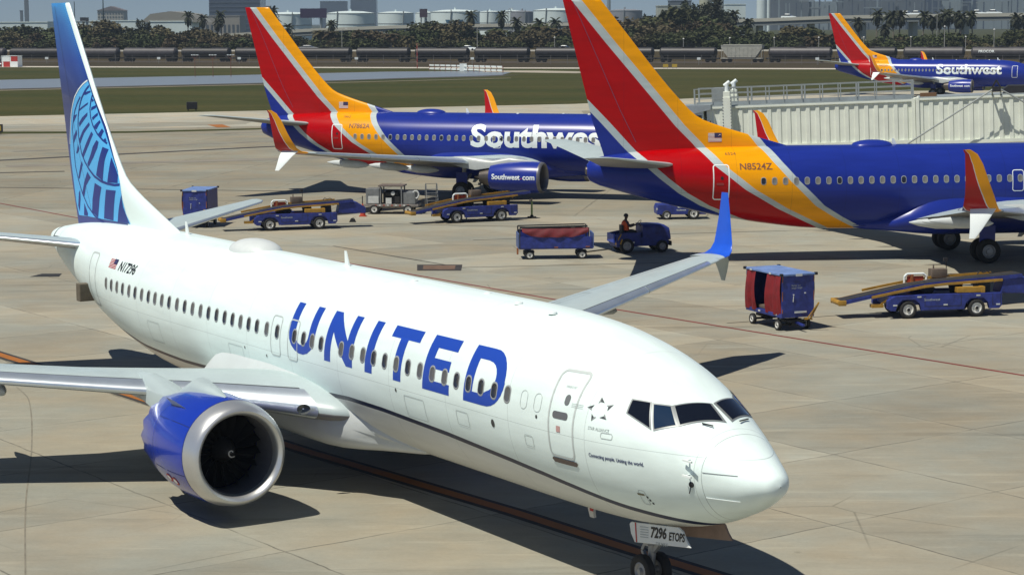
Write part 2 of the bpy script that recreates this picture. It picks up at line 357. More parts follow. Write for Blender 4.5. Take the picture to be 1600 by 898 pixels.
def winglet_stripes(name):
    m = bpy.data.materials.new(name); m.use_nodes = True; n = m.node_tree.nodes; l = m.node_tree.links; b = n['Principled BSDF']
    uv = n.new('ShaderNodeUVMap'); sp = n.new('ShaderNodeSeparateXYZ'); l.new(uv.outputs[0], sp.inputs[0]); u, v = sp.outputs[0], sp.outputs[1]
    e1 = mth(n, l, 'MULTIPLY_ADD', v, .62); e1.node.inputs[2].default_value = .12
    e2 = mth(n, l, 'MULTIPLY_ADD', v, 1.1); e2.node.inputs[2].default_value = .72
    col = mixc(n, l, mth(n, l, 'GREATER_THAN', u, e1), SW_YEL, (.7, .7, .7))
    col = mixc(n, l, mth(n, l, 'GREATER_THAN', u, mth(n, l, 'ADD', e1, .035)), col, SW_RED)
    col = mixc(n, l, mth(n, l, 'GREATER_THAN', u, e2), col, (.7, .7, .7))
    col = mixc(n, l, mth(n, l, 'GREATER_THAN', u, mth(n, l, 'ADD', e2, .035)), col, SW_BLUE)
    l.new(col, b.inputs['Base Color']); b.inputs['Roughness'].default_value = .35
    return m

M_CHROME = mat('polished slat metal', (.72, .79, .82), .32, .8, .08, 1.5)
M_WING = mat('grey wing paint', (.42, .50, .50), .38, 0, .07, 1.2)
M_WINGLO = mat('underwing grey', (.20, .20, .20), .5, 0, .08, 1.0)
M_TYRE = mat('rubber', (.018, .018, .018), .8, 0, .2, 6)
M_HUB = mat('wheel hub', (.32, .32, .32), .45, .4)
M_STRUT = mat('gear leg', (.30, .31, .31), .4, .3)
M_DARK = mat('dark void', (.006, .006, .007), .7)
M_FAN = mat('fan blades', (.075, .075, .08), .30, .7)
M_EXH = mat('exhaust metal', (.16, .14, .125), .4, .8, .15, 3)
M_GLASS = mat('cockpit glass', (.006, .008, .014), .06, 0, spec=.7)
M_PANE = mat('cabin window pane', (.10, .10, .10), .18)
M_PANE2 = mat('cabin window dark', (.018, .02, .03), .12)
M_PANE3 = mat('cabin window shade', (.19, .185, .17), .3)
M_RIM = mat('window rim', (.30, .32, .32), .4)
M_WHITE = mat('white lettering', (.80, .86, .84), .4)
M_BLACK = mat('black lettering', (.012, .012, .014), .5)
M_SILVER = mat('inlet lip', (.62, .63, .62), .34, .75, .05, 2)
M_GREYM = mat('grey marking', (.36, .40, .39), .5)
M_UABLUE = mat('title blue', (.012, .06, .40), .4)
M_SKYB = mat('globe light blue', (.095, .46, .86), .4)
M_DKB = mat('globe dark blue', (.008, .028, .22), .4)
M_RED = mat('marking red', (.45, .02, .02), .5)

def wheel(nm, parent, c, r, wd, rim=M_HUB, n=24, rimr=.55, ax=(0, 1, 0)):
    hub_dark = rim.name.startswith('white')
    """tyre with a rounded shoulder and a dished rim as its sub-part"""
    t = MB(); h = wd/2
    t.lathe([(-h*.75, r*rimr), (-h, r*(rimr+.12)), (-h, r*.84), (-h*.72, r*.97), (-h*.3, r), (h*.3, r), (h*.72, r*.97), (h, r*.84), (h, r*(rimr+.12)), (h*.75, r*rimr)], c, ax, n)
    o = t.build(nm, M_TYRE, parent)
    q = MB(); q.lathe([(-h*.72, r*rimr*1.01), (-h*.80, r*rimr*.86), (-h*.45, r*rimr*.7), (-h*.5, r*.24), (-h*.85, r*.2), (-h*.88, .001), (h*.88, .001), (h*.85, r*.2), (h*.5, r*.24), (h*.45, r*rimr*.7), (h*.80, r*rimr*.86), (h*.72, r*rimr*1.01)], c, ax, n)
    q.build('rim', rim, o)
    if hub_dark:
        q = MB(); q.cyl(Vector(c)-Vector(ax)*h*.92, Vector(c)+Vector(ax)*h*.92, r*.2, n=10); q.build('hub', M_BLACK, o)
    return o

def airliner(nm, label, pos, yaw, pitch, zoff, lz, plug, livery, wing_dx):
    """local frame: nose tip at x=0, x forward, y to port, z up. xa = metres aft of the nose. starboard is -y."""
    UA = livery == 'globe'; F = Fus(plug, not UA)
    root = thing(nm, label, 'airliner', (pos[0], pos[1], zoff), yaw, 'airliners parked and taxiing at the gates')
    root.rotation_euler = (0, pitch, yaw)
    P = lambda xa, ys, z: Vector((-xa, -ys, z))
    gz = lambda xa: -zoff - math.sin(pitch)*xa            # ground height in the local frame
    sw = None if UA else livery_stripes('stripe livery '+nm+str(round(pos[0])), plug)
    body = white_body('white fuselage paint') if UA else sw
    blue = mat('airline blue', SW_BLUE, .30, 0, .08, 1.0, spec=.35)
    # ---- fuselage
    mb = MB(); N = 72
    xs = [0, .008, .03, .07, .12, .2, .3, .45, .6, .8] + [1+.2*i for i in range(30)]
    x = 7.2
    while x < F.L-.35: xs.append(x); x += .5
    xs += [F.L-.15, F.L]; rows = []
    for x in xs:
        zc, tp, bt, hw = F.zc(x), F.top(x), F.bot(x), F.hw(x); row = []
        for i in range(N):
            t = 2*math.pi*i/N; z = math.sin(t); row.append(P(x, hw*math.cos(t), zc + z*((tp-zc) if z > 0 else (zc-bt))))
        rows.append(row)
    mb.grid(rows, 0, closed_u=True)
    fus = mb.build('fuselage', body, root, sharp=0)
    ap = MB(); e = rows[-1]; zc = F.zc(F.L)
    ap.lathe([(0, .2), (.06, .17), (.02, .12), (-.15, .1)], P(F.L-.01, 0, zc), (-1, 0, 0), 20); ap.build('exhaust_pipe', M_EXH, root)
    if UA:
        for x0_, x1_, t0_, t1_ in ((37.55, 37.66, 10, 120), (36.6, 36.63, 0, 360)):
            mb = MB(); rows = []
            for x in (x0_, x1_):
                row = []
                for i in range(41):
                    t = R(t0_+(t1_-t0_)*i/40); zc = F.zc(x); h_ = F.hw(x)+.004; z = math.sin(t); row.append(P(x, h_*math.cos(t), zc+z*((F.top(x)+.004-zc) if z > 0 else (zc-F.bot(x)+.004))))
                rows.append(row)
            mb.grid(rows); mb.build('tail_cone_seam', M_BLACK if x0_ > 37 else M_GREYM, fus)
    # wing root fairing
    mb = MB(); rows = []
    for x, kk, zb, zt in ((11.6,-.14,1.47,1.58),(12.2,-.04,1.36,1.64),(12.8,.05,1.30,1.78),(13.4,.20,1.25,1.98),(14.0,.48,1.19,2.22),(14.6,.76,1.13,2.45),(15.3,.92,1.09,2.66),(16.5,1,1.07,2.84),(18,1,1.06,2.90),(20.2,1,1.07,2.86),(20.9,.99,1.07,2.80),(21.4,.97,1.1,2.68),(21.8,.93,1.13,2.52),(22.3,.85,1.18,2.28),(23.0,.62,1.23,1.98),(23.6,.35,1.28,1.78),(24.2,.1,1.31,1.62),(24.8,-.1,1.42,1.58)):
        zm = zt-.42*(zt-zb); h = (1-kk)*F.y(x+wing_dx, zm)+kk*1.965
        fy = F.y(x+wing_dx, zt)-.03; half = [(fy, zt), (max(h-.03, fy), zt-.22*(zt-zb)), (h, zt-.42*(zt-zb)), (h*.985, zt-.62*(zt-zb)), (h*.93, zt-.8*(zt-zb)), (h*.8, zt-.92*(zt-zb)), (h*.55, zb+.015), (h*.25, zb), (0, zb-.005)]
        rows.append([P(x+wing_dx, y_, z_) for y_, z_ in half] + [P(x+wing_dx, -y_, z_) for y_, z_ in half[-2::-1]])
    mb.grid(rows); mb.build('wing_root_fairing', mat('fairing paint', (.62, .66, .645), .35, 0, .05, 1) if UA else blue, root)
    # ---- fin
    le, te = pchip(*zip(*FIN_LE)), pchip(*zip(*FIN_TE))
    def finy(xa, z):
        a, b = le(z), te(z); c = b-a; q = (xa-plug-a)/c
        return .5*min(.095*c, .40)*naca(min(max(q, 0), 1)) + .004
    zs = [4.7, 5.0, 5.15, 5.3, 5.5, 5.7, 5.9, 6.1, 6.3, 6.5, 6.7, 7.0, 7.4, 8, 8.6, 9.2, 9.8, 10.4, 11, 11.6, 11.95, 12.07, 12.1]
    qs = [0, .004, .012, .025, .05, .09, .15, .25, .35, .45, .55, .65, .75, .85, .93, 1.0]
    mb = MB(); rows = []
    for z in zs:
        a, b = le(z), te(z); c = b-a; k = 1.0 if z < 12 else (.8 if z < 12.09 else .05)
        r = [(a+plug+q*c + (0 if z < 12.09 else .03*(1-q)), k*.5*min(.095*c, .40)*naca(q)) for q in qs]
        rows.append([P(x, y, z) for x, y in r] + [P(x, -y, z) for x, y in reversed(r[1:-1])])
    mb.grid(rows, 0, closed_u=True); o = len(mb.v)
    mb.f.append(tuple(range(o-len(rows[0]), o))); mb.m.append(0); mb.sm.append(False)
    fin = mb.build('tail_fin', globe_fin('globe fin paint') if UA else sw, root, sharp=50)
    ff = lambda e: (lambda s_, t_: P(-s_, finy(-s_, t_)+e, t_))
    if UA:
        def kf(a, b):
            x = a
            for _ in range(12): x = .6*x + .4*(a + (.12-finy(x, b))*2.7)
            return min(x, te(b)-.02)
        nx = lambda L_: [(-kf(a, b), b) for a, b in L_]
        gb = polys_bm([nx(GLOBE)]); decal('globe_emblem', gb, ff(.004), M_SKYB, fin, .15)
        bb = polys_bm([nx(b) for b in BARS] ); decal('globe_bars', bb, ff(.009), M_DKB, fin, .15)
        for a, wd in ((ARC1, .075), (ARC2, .06), (ARC3, .06)):
            decal('globe_meridian', polys_bm([strip(nx(a), wd)]), ff(.012), M_DKB, fin, .12)
        decal('globe_edge', polys_bm([strip(nx(GLOBE[:9]), .05)]), ff(.014), M_WHITE, fin, .12)
    # rudder hinge line and tip fairing line
    decal('rudder_gap', polys_bm([strip([(-(te(z)+plug-.30*(te(z)-max(le(z), 30.6+(z-5)*.9))), z) for z in (5.5, 7, 9, 11, 12)], .022)]), ff(.005), mat('gap line', (.05, .06, .12), .6), fin, .3)
    # ---- stabilisers
    for sd in (1, -1):
        mb = MB(); rows = []
        for y, a, b, z in ((.4, 33.0, 36.7, 4.42), (2.0, 34.0, 37.1, 4.62), (4.5, 35.6, 37.75, 4.93), (6.9, 37.15, 38.4, 5.22), (7.1, 37.5, 38.45, 5.245), (7.17, 37.9, 38.4, 5.25)):
            c = b-a; r = [(a+plug+q*c, .5*.09*c*naca(q)) for q in qs]
            rows.append([P(x, sd*y, z+t) for x, t in r] + [P(x, sd*y, z-t) for x, t in reversed(r[1:-1])])
        nq = len(rows[0]); mid = len(qs)-1
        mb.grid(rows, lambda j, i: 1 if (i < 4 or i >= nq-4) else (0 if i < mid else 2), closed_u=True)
        mb.f.append(tuple(range(len(mb.v)-nq, len(mb.v)))); mb.m.append(0); mb.sm.append(False)
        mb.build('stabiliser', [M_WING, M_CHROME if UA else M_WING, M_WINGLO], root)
    # ---- wings
    WY = [.8, 1.5, 1.88, 2.4, 3.0, 4.0, 4.83, 5.8, 8, 10.5, 13, 15, 16.4, 16.9]
    wle = lin([(.8,13.95),(1.5,14.05),(1.88,14.25),(2.2,14.62),(3.0,15.75),(4.0,16.95),(4.83,17.75),(16.9,24.1 if UA else 23.3)]); wte = lin([(.8,22.0),(5.8,22.3),(16.9,25.7 if UA else 24.9)])
    wz = lambda y: lz + (y-1.9)*.105
    def wsec(y, qq, up, e=0.0):
        a, b = wle(y), wte(y); c = b-a; t = .5*(.135-.035*min(y/17, 1))*c*naca(qq)
        camb = .035*c*(1-((qq-.4)/.6)**2 if qq > .4 else 1-((.4-qq)/.4)**2)
        return (a+qq*c+wing_dx, wz(y)+camb*.8 - .02*c*qq + (t+e if up else -t*.75-e))
    for sd in (1, -1):
        mb = MB(); rows = []
        for y in WY:
            U_ = [wsec(y, q, True) for q in qs]; L_ = [wsec(y, q, False) for q in qs]
            rows.append([P(x, sd*y, z) for x, z in U_] + [P(x, sd*y, z) for x, z in reversed(L_[1:-1])])
        nq = len(rows[0]); mid = len(qs)-1
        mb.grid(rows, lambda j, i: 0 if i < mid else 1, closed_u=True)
        mb.f.append(tuple(range(len(mb.v)-nq, len(mb.v)))); mb.m.append(0); mb.sm.append(False)
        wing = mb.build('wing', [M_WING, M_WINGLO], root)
        for ys in (([2.15, 2.6, 3.0, 3.5, 4.0, 4.45]), [5.0, 5.5, 6.5, 7.5, 8.9], [8.94, 10, 11.4, 12.5], [12.54, 14, 15.4, 16.3]):   # leading edge slats
            mb = MB(); sq = [.10, .07, .045, .025, .012, .004, 0]; rows = []
            for y in ys:
                rows.append([P(x, sd*y, z) for x, z in [wsec(y, q, True, .012) for q in sq] + [wsec(y, q, False, .012) for q in sq[-2:0:-1]]])
            for j, r in enumerate(rows):
                for i in range(len(r)): r[i] = r[i] + Vector((.02, 0, 0))
            mb.grid(rows); mb.build('slat', M_CHROME, wing)
        for y in (3.9, 7.6, 11.6):                                             # flap track fairings
            mb = MB(); x0 = wte(y)+wing_dx-1.9; c_ = P(x0, sd*y, wz(y)-.46)
            mb.lathe([(0, .01), (.2, .1), (.7, .19), (1.5, .2), (2.3, .12), (2.75, .02)], c_, (-1, 0, .05), 14, zs=lambda z: z*1.25)
            mb.build('flap_track_fairing', mat('fairing light grey', (.56, .6, .59), .4, 0, .05), wing)
        mb = MB(); rows = [[], []]
        for k in range(15):
            y = 2.2+14.1*k/14
            for j, q in enumerate((.105, .112)):
                x, z = wsec(y, q, True, .005); rows[j].append(P(x, sd*y, z))
        mb.grid(rows); mb.build('slat_gap', mat('gap dark', (.06, .065, .07), .7), wing)
        for yc in (3.6, 5.3, 6.7, 8.1, 9.5, 10.9):                               # spoiler panels
            mb = MB(); rows = [[], []]
            for k in range(6):
                q = .56+.165*k/5
                for j_ in (0, 1): x, z = wsec(yc+.02*j_, q, True, .004); rows[j_].append(P(x, sd*(yc+.02*j_), z))
            mb.grid(rows); mb.build('spoiler_gap', mat('gap grey', (.16, .18, .18), .7), wing)
        mb = MB(); rows = [[], []]
        for k in range(11):
            y = 2.4+8.6*k/10
            for j_, q in enumerate((.556, .561)): x, z = wsec(y, q, True, .004); rows[j_].append(P(x, sd*y, z))
        mb.grid(rows); mb.build('spoiler_gap', mat('gap grey', (.16, .18, .18), .7), wing)
        for y0, y1 in ((2.3, 5.7), (5.9, 12.2), (12.4, 15.9)):                  # gaps of flaps and ailerons
            mb = MB(); rows = [[], []]
            for k in range(9):
                y = y0+(y1-y0)*k/8
                for j, q in enumerate((.725, .733)):
                    x, z = wsec(y, q, True, .004); rows[j].append(P(x, sd*y, z))
            mb.grid(rows); mb.build('flap_gap', mat('gap dark', (.06, .065, .07), .7), wing)
        # winglets
        def wl(name, path, mt, up):
            mb = MB(); rows = []; uvs = []
            for k, (y, z, a, c, tk) in enumerate(path):
                y0, z0 = path[max(k-1, 0)][:2]; y1, z1 = path[min(k+1, len(path)-1)][:2]; l_ = math.hypot(y1-y0, z1-z0); ny, nz = -(z1-z0)/l_, (y1-y0)/l_
                r = []; uu = []
                for q in qs: t = .5*tk*c*naca(q); r.append(P(a+q*c+wing_dx, sd*(y+ny*t), z+nz*t)); uu.append((q, k/(len(path)-1)))
                for q in qs[-2:0:-1]: t = .5*tk*c*naca(q); r.append(P(a+q*c+wing_dx, sd*(y-ny*t), z-nz*t)); uu.append((q, k/(len(path)-1)))
                rows.append(r); uvs += uu
            mb.grid(rows, closed_u=True); nq_ = len(rows[0])
            mb.f.append(tuple(range(len(mb.v)-nq_, len(mb.v)))); mb.m.append(0); mb.sm.append(False)
            o = mb.build(name, mt, wing); uvl = o.data.uv_layers.new(name='UVMap')
            for lp in o.data.loops: uvl.data[lp.index].uv = uvs[lp.vertex_index]
            return o
        zt = wz(16.9)+.02
        if UA: wl('wing_tip', [(16.88, zt, wsec(16.9, 0, True)[0]-wing_dx, 1.6, .10), (17.25, zt+.035, wsec(16.9, 0, True)[0]-wing_dx+.18, 1.5, .10)], M_WING, 1)
        ql = wsec(16.9, 0, True)[0]-wing_dx
        if UA:
            wl('winglet', [(17.25, zt+.035, ql+.18, 1.5, .10), (17.52, zt+.07, ql+.30, 1.32, .10), (17.72, zt+.19, ql+.43, 1.14, .09), (17.82, zt+.42, ql+.54, .96, .08), (17.87, zt+.8, ql+.65, .80, .08), (17.93, zt+1.4, ql+.81, .56, .07), (17.98, zt+2.05, ql+.98, .34, .06)], mat('winglet blue with sky sheen', (.016, .10, .62), .3, 0, .05, coat=.2), 1)  # winglet blue is lighter than the cowl: reflected sky put into its colour
            wl('lower_winglet', [(17.55, zt+.12, ql+.45, 1.0, .09), (17.75, zt-.15, ql+.62, .8, .08), (17.9, zt-.5, ql+.9, .5, .07), (18.0, zt-.85, ql+1.15, .2, .06)], M_WING, 0)
        else:
            wl('winglet', [(16.88, zt, ql, 1.6, .10), (17.25, zt+.07, ql+.22, 1.5, .09), (17.55, zt+.3, ql+.42, 1.35, .08), (17.74, zt+.7, ql+.62, 1.16, .08), (17.86, zt+1.2, ql+.86, .95, .07), (17.98, zt+1.9, ql+1.16, .72, .06), (18.06, zt+2.3, ql+1.42, .5, .06), (18.1, zt+2.48, ql+1.72, .3, .05)], winglet_stripes('winglet stripes') if 'winglet stripes' not in bpy.data.materials else bpy.data.materials['winglet stripes'], 1)
            wl('lower_winglet', [(17.4, zt+.12, ql+.4, 1.05, .08), (17.6, zt-.15, ql+.66, .85, .07), (17.8, zt-.6, ql+1.05, .52, .06), (17.93, zt-.98, ql+1.4, .24, .05)], M_WHITE, 0)
        # ---- engine
        ye = 4.83; r0 = 1.0 if UA else .86; xl = 13.0+wing_dx; ez = (1.68 if UA else 1.52)
        flat = None if UA else (lambda z: z*.93 if z < 0 else z)
        s_ = r0/1.02
        if UA:
            outer = [(0, 1.02, 1), (.03, 1.075, 1), (.1, 1.12, 1), (.25, 1.165, 1), (.48, 1.205, 0), (.49, 1.207, 0), (.9, 1.235, 0), (1.5, 1.245, 0), (2.2, 1.2, 0), (2.8, 1.11, 0), (3.3, .99, 0), (3.55, .93, 0)]
        else:
            outer = [(0, .90, 1), (.03, .945, 1), (.1, .975, 1), (.2, .99, 0), (.21, .99, 0), (.6, 1.01, 0), (1.4, 1.02, 0), (2.2, .98, 0), (2.9, .89, 0), (3.4, .79, 0)]
        inner = [(0, outer[0][1], 1), (.03, outer[0][1]-.05, 1), (.12, outer[0][1]-.1, 1), (.26, outer[0][1]-.125, 2), (.6, outer[0][1]-.13, 2), (1.15, outer[0][1]-.11, 2)]
        mb = MB(); org = P(xl, sd*ye, ez)
        mb.lathe(outer, org, (-1, 0, 0), 64, zs=flat); k = len(mb.v)
        if UA:                                                                   # chevrons on the fan nozzle
            for i in range(64):
                p = mb.v[k-64+i]; mb.v[k-64+i] = (p[0] - (.09 if i % 4 == 0 else (-.05 if i % 4 == 2 else .02)), p[1], p[2])
        mb.lathe(inner, org, (-1, 0, 0), 64, zs=flat)
        nac = mb.build('engine_cowl', [mat('engine blue', UA_BLUE, .22, 0, .04, coat=.4) if UA else blue, M_SILVER if UA else mat('dark lip', (.16, .16, .17), .4, .5), mat('inlet liner', (.10, .10, .11), .5)], root, sharp=35)
        mb = MB(); rf = outer[0][1]-.115
        mb.lathe([(1.2, rf), (1.2, .02)], org, (-1, 0, 0), 40, zs=flat)
        nb = 18 if UA else 24
        for i in range(nb):
            vs = []
            for r_ in (.28, .5, .7, rf-.02):
                tw = .35+.75*(r_/rf); t0 = 2*math.pi*i/nb + .25*(r_/rf)
                for d in (-.5, .5):
                    an = t0 + d*.30*math.cos(tw)*(1 if r_ > .4 else .7); xx = 1.02 + d*.30*math.sin(tw) - .03*(r_ > .6)
                    vs.append(org + Vector((-xx, r_*math.cos(an), r_*math.sin(an))))
            mb.add(vs, [(0, 1, 3, 2), (2, 3, 5, 4), (4, 5, 7, 6)], 1, True)
        fan = mb.build('fan', [M_DARK, M_FAN], nac)
        mb = MB(); mb.lathe([(.5, .005), (.54, .06), (.64, .14), (.8, .22), (1.02, .29)], org, (-1, 0, 0), 28); sp_ = mb.build('spinner', M_FAN, nac)
        sw_ = []
        for i in range(15): a = 0.4+i*.36; sw_.append((a, .025+.0062*i))
        mb = MB(); A_, B_ = [], []
        rr = lambda d: .5+.02+d*.9
        for a, r_ in sw_:
            for Ls, dr in ((A_, -.012), (B_, .014)):
                q = r_+dr; xx = .5+ (q*q*1.9+.02 if q < .14 else .057+(q-.14)*2.0); Ls.append(org + Vector((-(xx-.03), q*math.cos(a), q*math.sin(a))))
        mb.grid([A_, B_]); mb.build('spinner_spiral', mat('spiral grey', (.42, .42, .40), .5), sp_)
        mb = MB(); rc = outer[-1][1]; le_ = outer[-1][0]
        mb.lathe([(le_-.6, rc-.06), (le_-.05, rc-.03), (le_-.06, rc-.1), (le_-.5, .66), (le_+.3, .52), (le_+.75, .42), (le_+.76, .38), (le_+.3, .33), (le_+1.15, .05), (le_+1.2, .005)], org, (-1, 0, 0), 32)
        mb.build('core_nozzle', M_EXH, nac)
        if UA:
            for x_, w_ in ((.49, .018), (2.25, .016)):
                mb = MB(); rr_ = lin([(a, b) for a, b, *_ in outer]); mb.lathe([(x_-w_/2, rr_(x_)+.003), (x_+w_/2, rr_(x_+w_/2)+.003)], org, (-1, 0, 0), 48); mb.build('cowl_seam', mat('seam blue', (.006, .015, .10), .6), nac)
            for a_ in (-.35, -1.35, .6):
                mb = MB(); rows = [[], []]
                for x_ in (.52, .9, 1.4, 1.9, 2.24):
                    q = rr_(x_)+.004
                    for j_, da in enumerate((-.006, .006)): rows[j_].append(P(xl+x_, sd*(ye+q*math.cos(a_+da)), ez+q*math.sin(a_+da)))
                mb.grid(rows); mb.build('cowl_seam', mat('seam blue', (.006, .015, .10), .6), nac)
        # pylon
        mb = MB(); rows = []; rtop = outer[6][1]
        zl_ = wz(ye)+.1
        for x_, h, zb, zt_ in ((.75, .03, rtop*.93, rtop+.0), (1.3, .17, rtop*.9, rtop+.10), (2.2, .26, rtop*.8, rtop+.24), (3.3, .30, rtop*.6, zl_-ez+.10), (4.4, .31, .45, zl_-ez+.26), (5.2, .25, .55, zl_-ez+.33), (5.9, .16, .72, zl_-ez+.30), (6.8, .04, .8, zl_-ez+.1)):
            rows.append([P(xl+x_, sd*ye+h*c1, ez+zb+(zt_-zb)*c2) for c1, c2 in ((-1, 0), (-1, .6), (-.75, .9), (-.35, 1), (.35, 1), (.75, .9), (1, .6), (1, 0))])
        mb.grid(rows, closed_u=True); mb.build('pylon', M_WING if UA else mat('pylon grey', (.42, .45, .44), .35, 0, .06), nac, sharp=60)
        ns = lambda s0, e=.008: (lambda s_, t_: P(-s_, sd*(ye+math.sqrt(max(lin([(a, b) for a, b, *_ in outer])(-s_-xl)**2-((t_-ez)/(1 if UA or t_ > ez else .93))**2, .0))+e), t_))
        if sd == 1:
            if not UA:
                X0 = -(xl+3.15)
                decal('engine_lettering', text_bm('Southwest', (X0, ez-.07, X0+1.9, ez+.27), .025), ns(0), M_WHITE, nac, .12)
                decal('engine_lettering', text_bm('com', (X0+2.08, ez-.07, X0+2.85, ez+.17), .025), ns(0), M_WHITE, nac, .12)
                decal('engine_lettering', text_bm('.', (X0+1.95, ez-.03, X0+2.02, ez+.05), 0), ns(0), M_RED, nac, .12)
            else:
                X0 = -(xl+1.55)
                cb = polys_bm([[(X0+.16*math.cos(a*.4), ez-.62+.1*math.sin(a*.4)) for a in range(16)], [(X0+.30+.14*math.cos(a*.4), ez-.66+.1*math.sin(a*.4)) for a in range(16)]])
                decal('engine_warning', cb, ns(0), M_RED, nac, .1)
                cb = polys_bm([[(X0+.10*math.cos(a*.4), ez-.62+.06*math.sin(a*.4)) for a in range(16)], [(X0+.30+.09*math.cos(a*.4), ez-.66+.06*math.sin(a*.4)) for a in range(16)]])
                decal('engine_warning', cb, ns(0, .013), M_WHITE, nac, .1)
        if UA:                                                                    # strake on the inboard / outboard cowl
            mb = MB(); a_ = .9
            pts = [(x_, lin([(a, b) for a, b, *_ in outer])(x_)) for x_ in (1.2, 1.6, 2.1)]
            for s2 in (1,):
                vs = []
                for (x_, r_), hgt in zip(pts, (.0, .16, .24)):
                    for q in (r_-.02, r_+hgt): vs.append(P(xl+x_, sd*ye-sd*q*math.cos(a_)*-1*s2, ez+q*math.sin(a_)))
                mb.add(vs, [(0, 1, 3, 2), (2, 3, 5, 4)])
            mb.build('cowl_strake', M_WING, nac)
        # ---- main gear
        gx = 19.07+wing_dx; g0 = gz(gx)
        mb = MB(); mb.cyl(P(gx, sd*2.86, g0+.5), P(gx-.1, sd*2.86, lz+.1), .11, .14, 12); mb.cyl(P(gx, sd*2.5, g0+.56), P(gx, sd*3.22, g0+.56), .09, .09, 10); mb.bar(P(gx, sd*2.86, g0+.9), P(gx-.2, sd*1.3, lz-.3), .12)
        gear = mb.build('main_gear', M_STRUT, root)
        for dy in (-.43, .43): wheel('wheel', gear, P(gx, sd*(2.86+dy), g0+.565), .565, .40)
        mb = MB(); mb.box(P(gx, sd*3.12, g0+1.35), (.75, .05, .75)); mb.build('gear_door', M_WING if UA else blue, gear)
    # ---- nose gear
    gx = 4.05; g0 = gz(gx)
    mb = MB(); mb.cyl(P(gx, 0, g0+.3), P(gx-.12, 0, 1.75), .075, .10, 12); mb.cyl(P(gx, -.3, g0+.345), P(gx, .3, g0+.345), .06, .06, 10); mb.bar(P(gx-.1, 0, g0+.75), P(gx-.9, 0, 1.6), .09); mb.box(P(gx-.16, 0, 1.02), (.16, .5, .2)); mb.cyl(P(gx-.2, -.2, 1.12), P(gx-.27, -.2, 1.12), .09, .1, 12); mb.cyl(P(gx-.2, .2, 1.12), P(gx-.27, .2, 1.12), .09, .1, 12)
    mb.bar(P(gx+.1, 0, g0+.42), P(gx+.28, 0, g0+.7), .07); mb.bar(P(gx+.28, 0, g0+.7), P(gx+.08, 0, g0+1.0), .07)
    ng = mb.build('nose_gear', M_STRUT, root)
    for dy in (-.2, .2): wheel('wheel', ng, P(gx, dy, g0+.345), .345, .2)
    for sd in (1, -1):
        mb = MB(); yy = sd*.5
        poly = [(-4.05, 1.36), (-4.0, 1.41), (-2.42, 1.61), (-2.28, 1.56), (-2.18, 1.42), (-2.04, 1.29), (-3.87, 1.03), (-4.0, 1.18)]
        mb.prism(poly, -yy-.02, -yy+.02)
        nd = mb.build('gear_door', (mat('door white', (.70, .73, .71), .4, 0, .05) if sd == 1 else mat('door inner side', (.25, .18, .15), .6, 0, .2)) if UA else blue, root, bevel=.006)
        if UA and sd == 1:
            fl = lambda e: (lambda s_, t_: Vector((s_, -yy-.02-e, t_ + (s_+4.0)*.13)))
            decal('door_number', text_bm('7296', (-3.32, 1.14, -2.80, 1.37), .035, .12), fl(.006), M_BLACK, nd, .5)
            decal('door_number', text_bm('ETOPS', (-2.72, 1.13, -2.2, 1.30), .03, .12), fl(.006), M_BLACK, nd, .5)
            decal('door_number', text_bm('738 MAX', (-3.15, 1.0, -2.75, 1.07), .01), fl(.006), M_GREYM, nd, .5)
            decal('door_stripe', polys_bm([[(-3.82, 1.02), (-3.78, 1.02), (-3.82, 1.41), (-3.86, 1.41)]]), fl(.006), M_RED, nd, .5)
            for k in range(5): decal('door_placard', polys_bm([[(-3.68, 1.33-k*.05), (-3.4, 1.33-k*.05), (-3.4, 1.345-k*.05), (-3.68, 1.345-k*.05)]]), fl(.006), M_GREYM, nd, .5)
    # ---- windows
    fs = lambda e=.006: (lambda s_, t_: F.pt(-s_, t_, e))
    rd = 31.21 + plug                              # rear door station
    dz = .12 if UA else 0.0
    zw = 3.73
    w0 = rd - (1.92 if plug == 0 else 1.36); wins = []
    if UA:
        wins = [29.6, 29.05, 28.51, 27.98, 27.42, 26.9, 26.37, 25.84, 25.34, 24.83, 24.3, 23.74, 23.2, 22.66, 22.12, 21.59, 21.06, 20.54, 20.04, 19.54, 19.04, 18.54, 17.96, 17.35, 16.37, 15.87, 15.4, 14.92, 13.87, 13.33, 12.78, 12.25, 11.72, 11.18, 10.64, 10.1, 9.55, 9.02, 8.51, 8.01, 7.5, 6.98, 6.47]
    else:
        x = w0
        while x > 6.6: wins.append(x); x -= .508
    rng = random.Random(int(pos[0]*10))
    for i, x in enumerate(wins):
        hw_, hh = (.125, .185) if UA else (.125, .18)
        mb = MB(); ring = []
        for e, sc, ee in ((0, 1.0, .004), (1, .86, .012), (2, .80, .006), (3, 0.0, .006)):
            pts = rrect(-x-hw_*max(sc, .01), zw-hh*max(sc, .01), -x+hw_*max(sc, .01), zw+hh*max(sc, .01), .11*max(sc, .01), 4)
            ring.append([F.pt(-s_, t_, ee) for s_, t_ in pts])
        mb.grid(ring, lambda j, k: 0 if j < 2 else 1, closed_u=True)
        mb.build('cabin_window', [M_RIM, M_PANE2 if rng.random() < (.40 if UA else .12) else (M_PANE if UA else M_PANE3)], fus, fix=False)
    def outline(nm_, s0, t0, s1, t1, r, wd, m_, e=.007, par=fus):
        a = rrect(s0, t0, s1, t1, r); b = rrect(s0+wd, t0+wd, s1-wd, t1-wd, max(r-wd, .02))
        return decal(nm_, polys_bm([a, b]), fs(e), m_, par, .2)
    dm = mat('door seal', (.50, .55, .53), .5) if UA else M_WHITE; dw = .045 if UA else .05
    outline('service_door', -(rd+.40), 2.86, -(rd-.36), 4.50, .14, dw, dm)
    outline('service_door', -5.0, 2.72, -4.20, 4.42, .14, dw, dm)
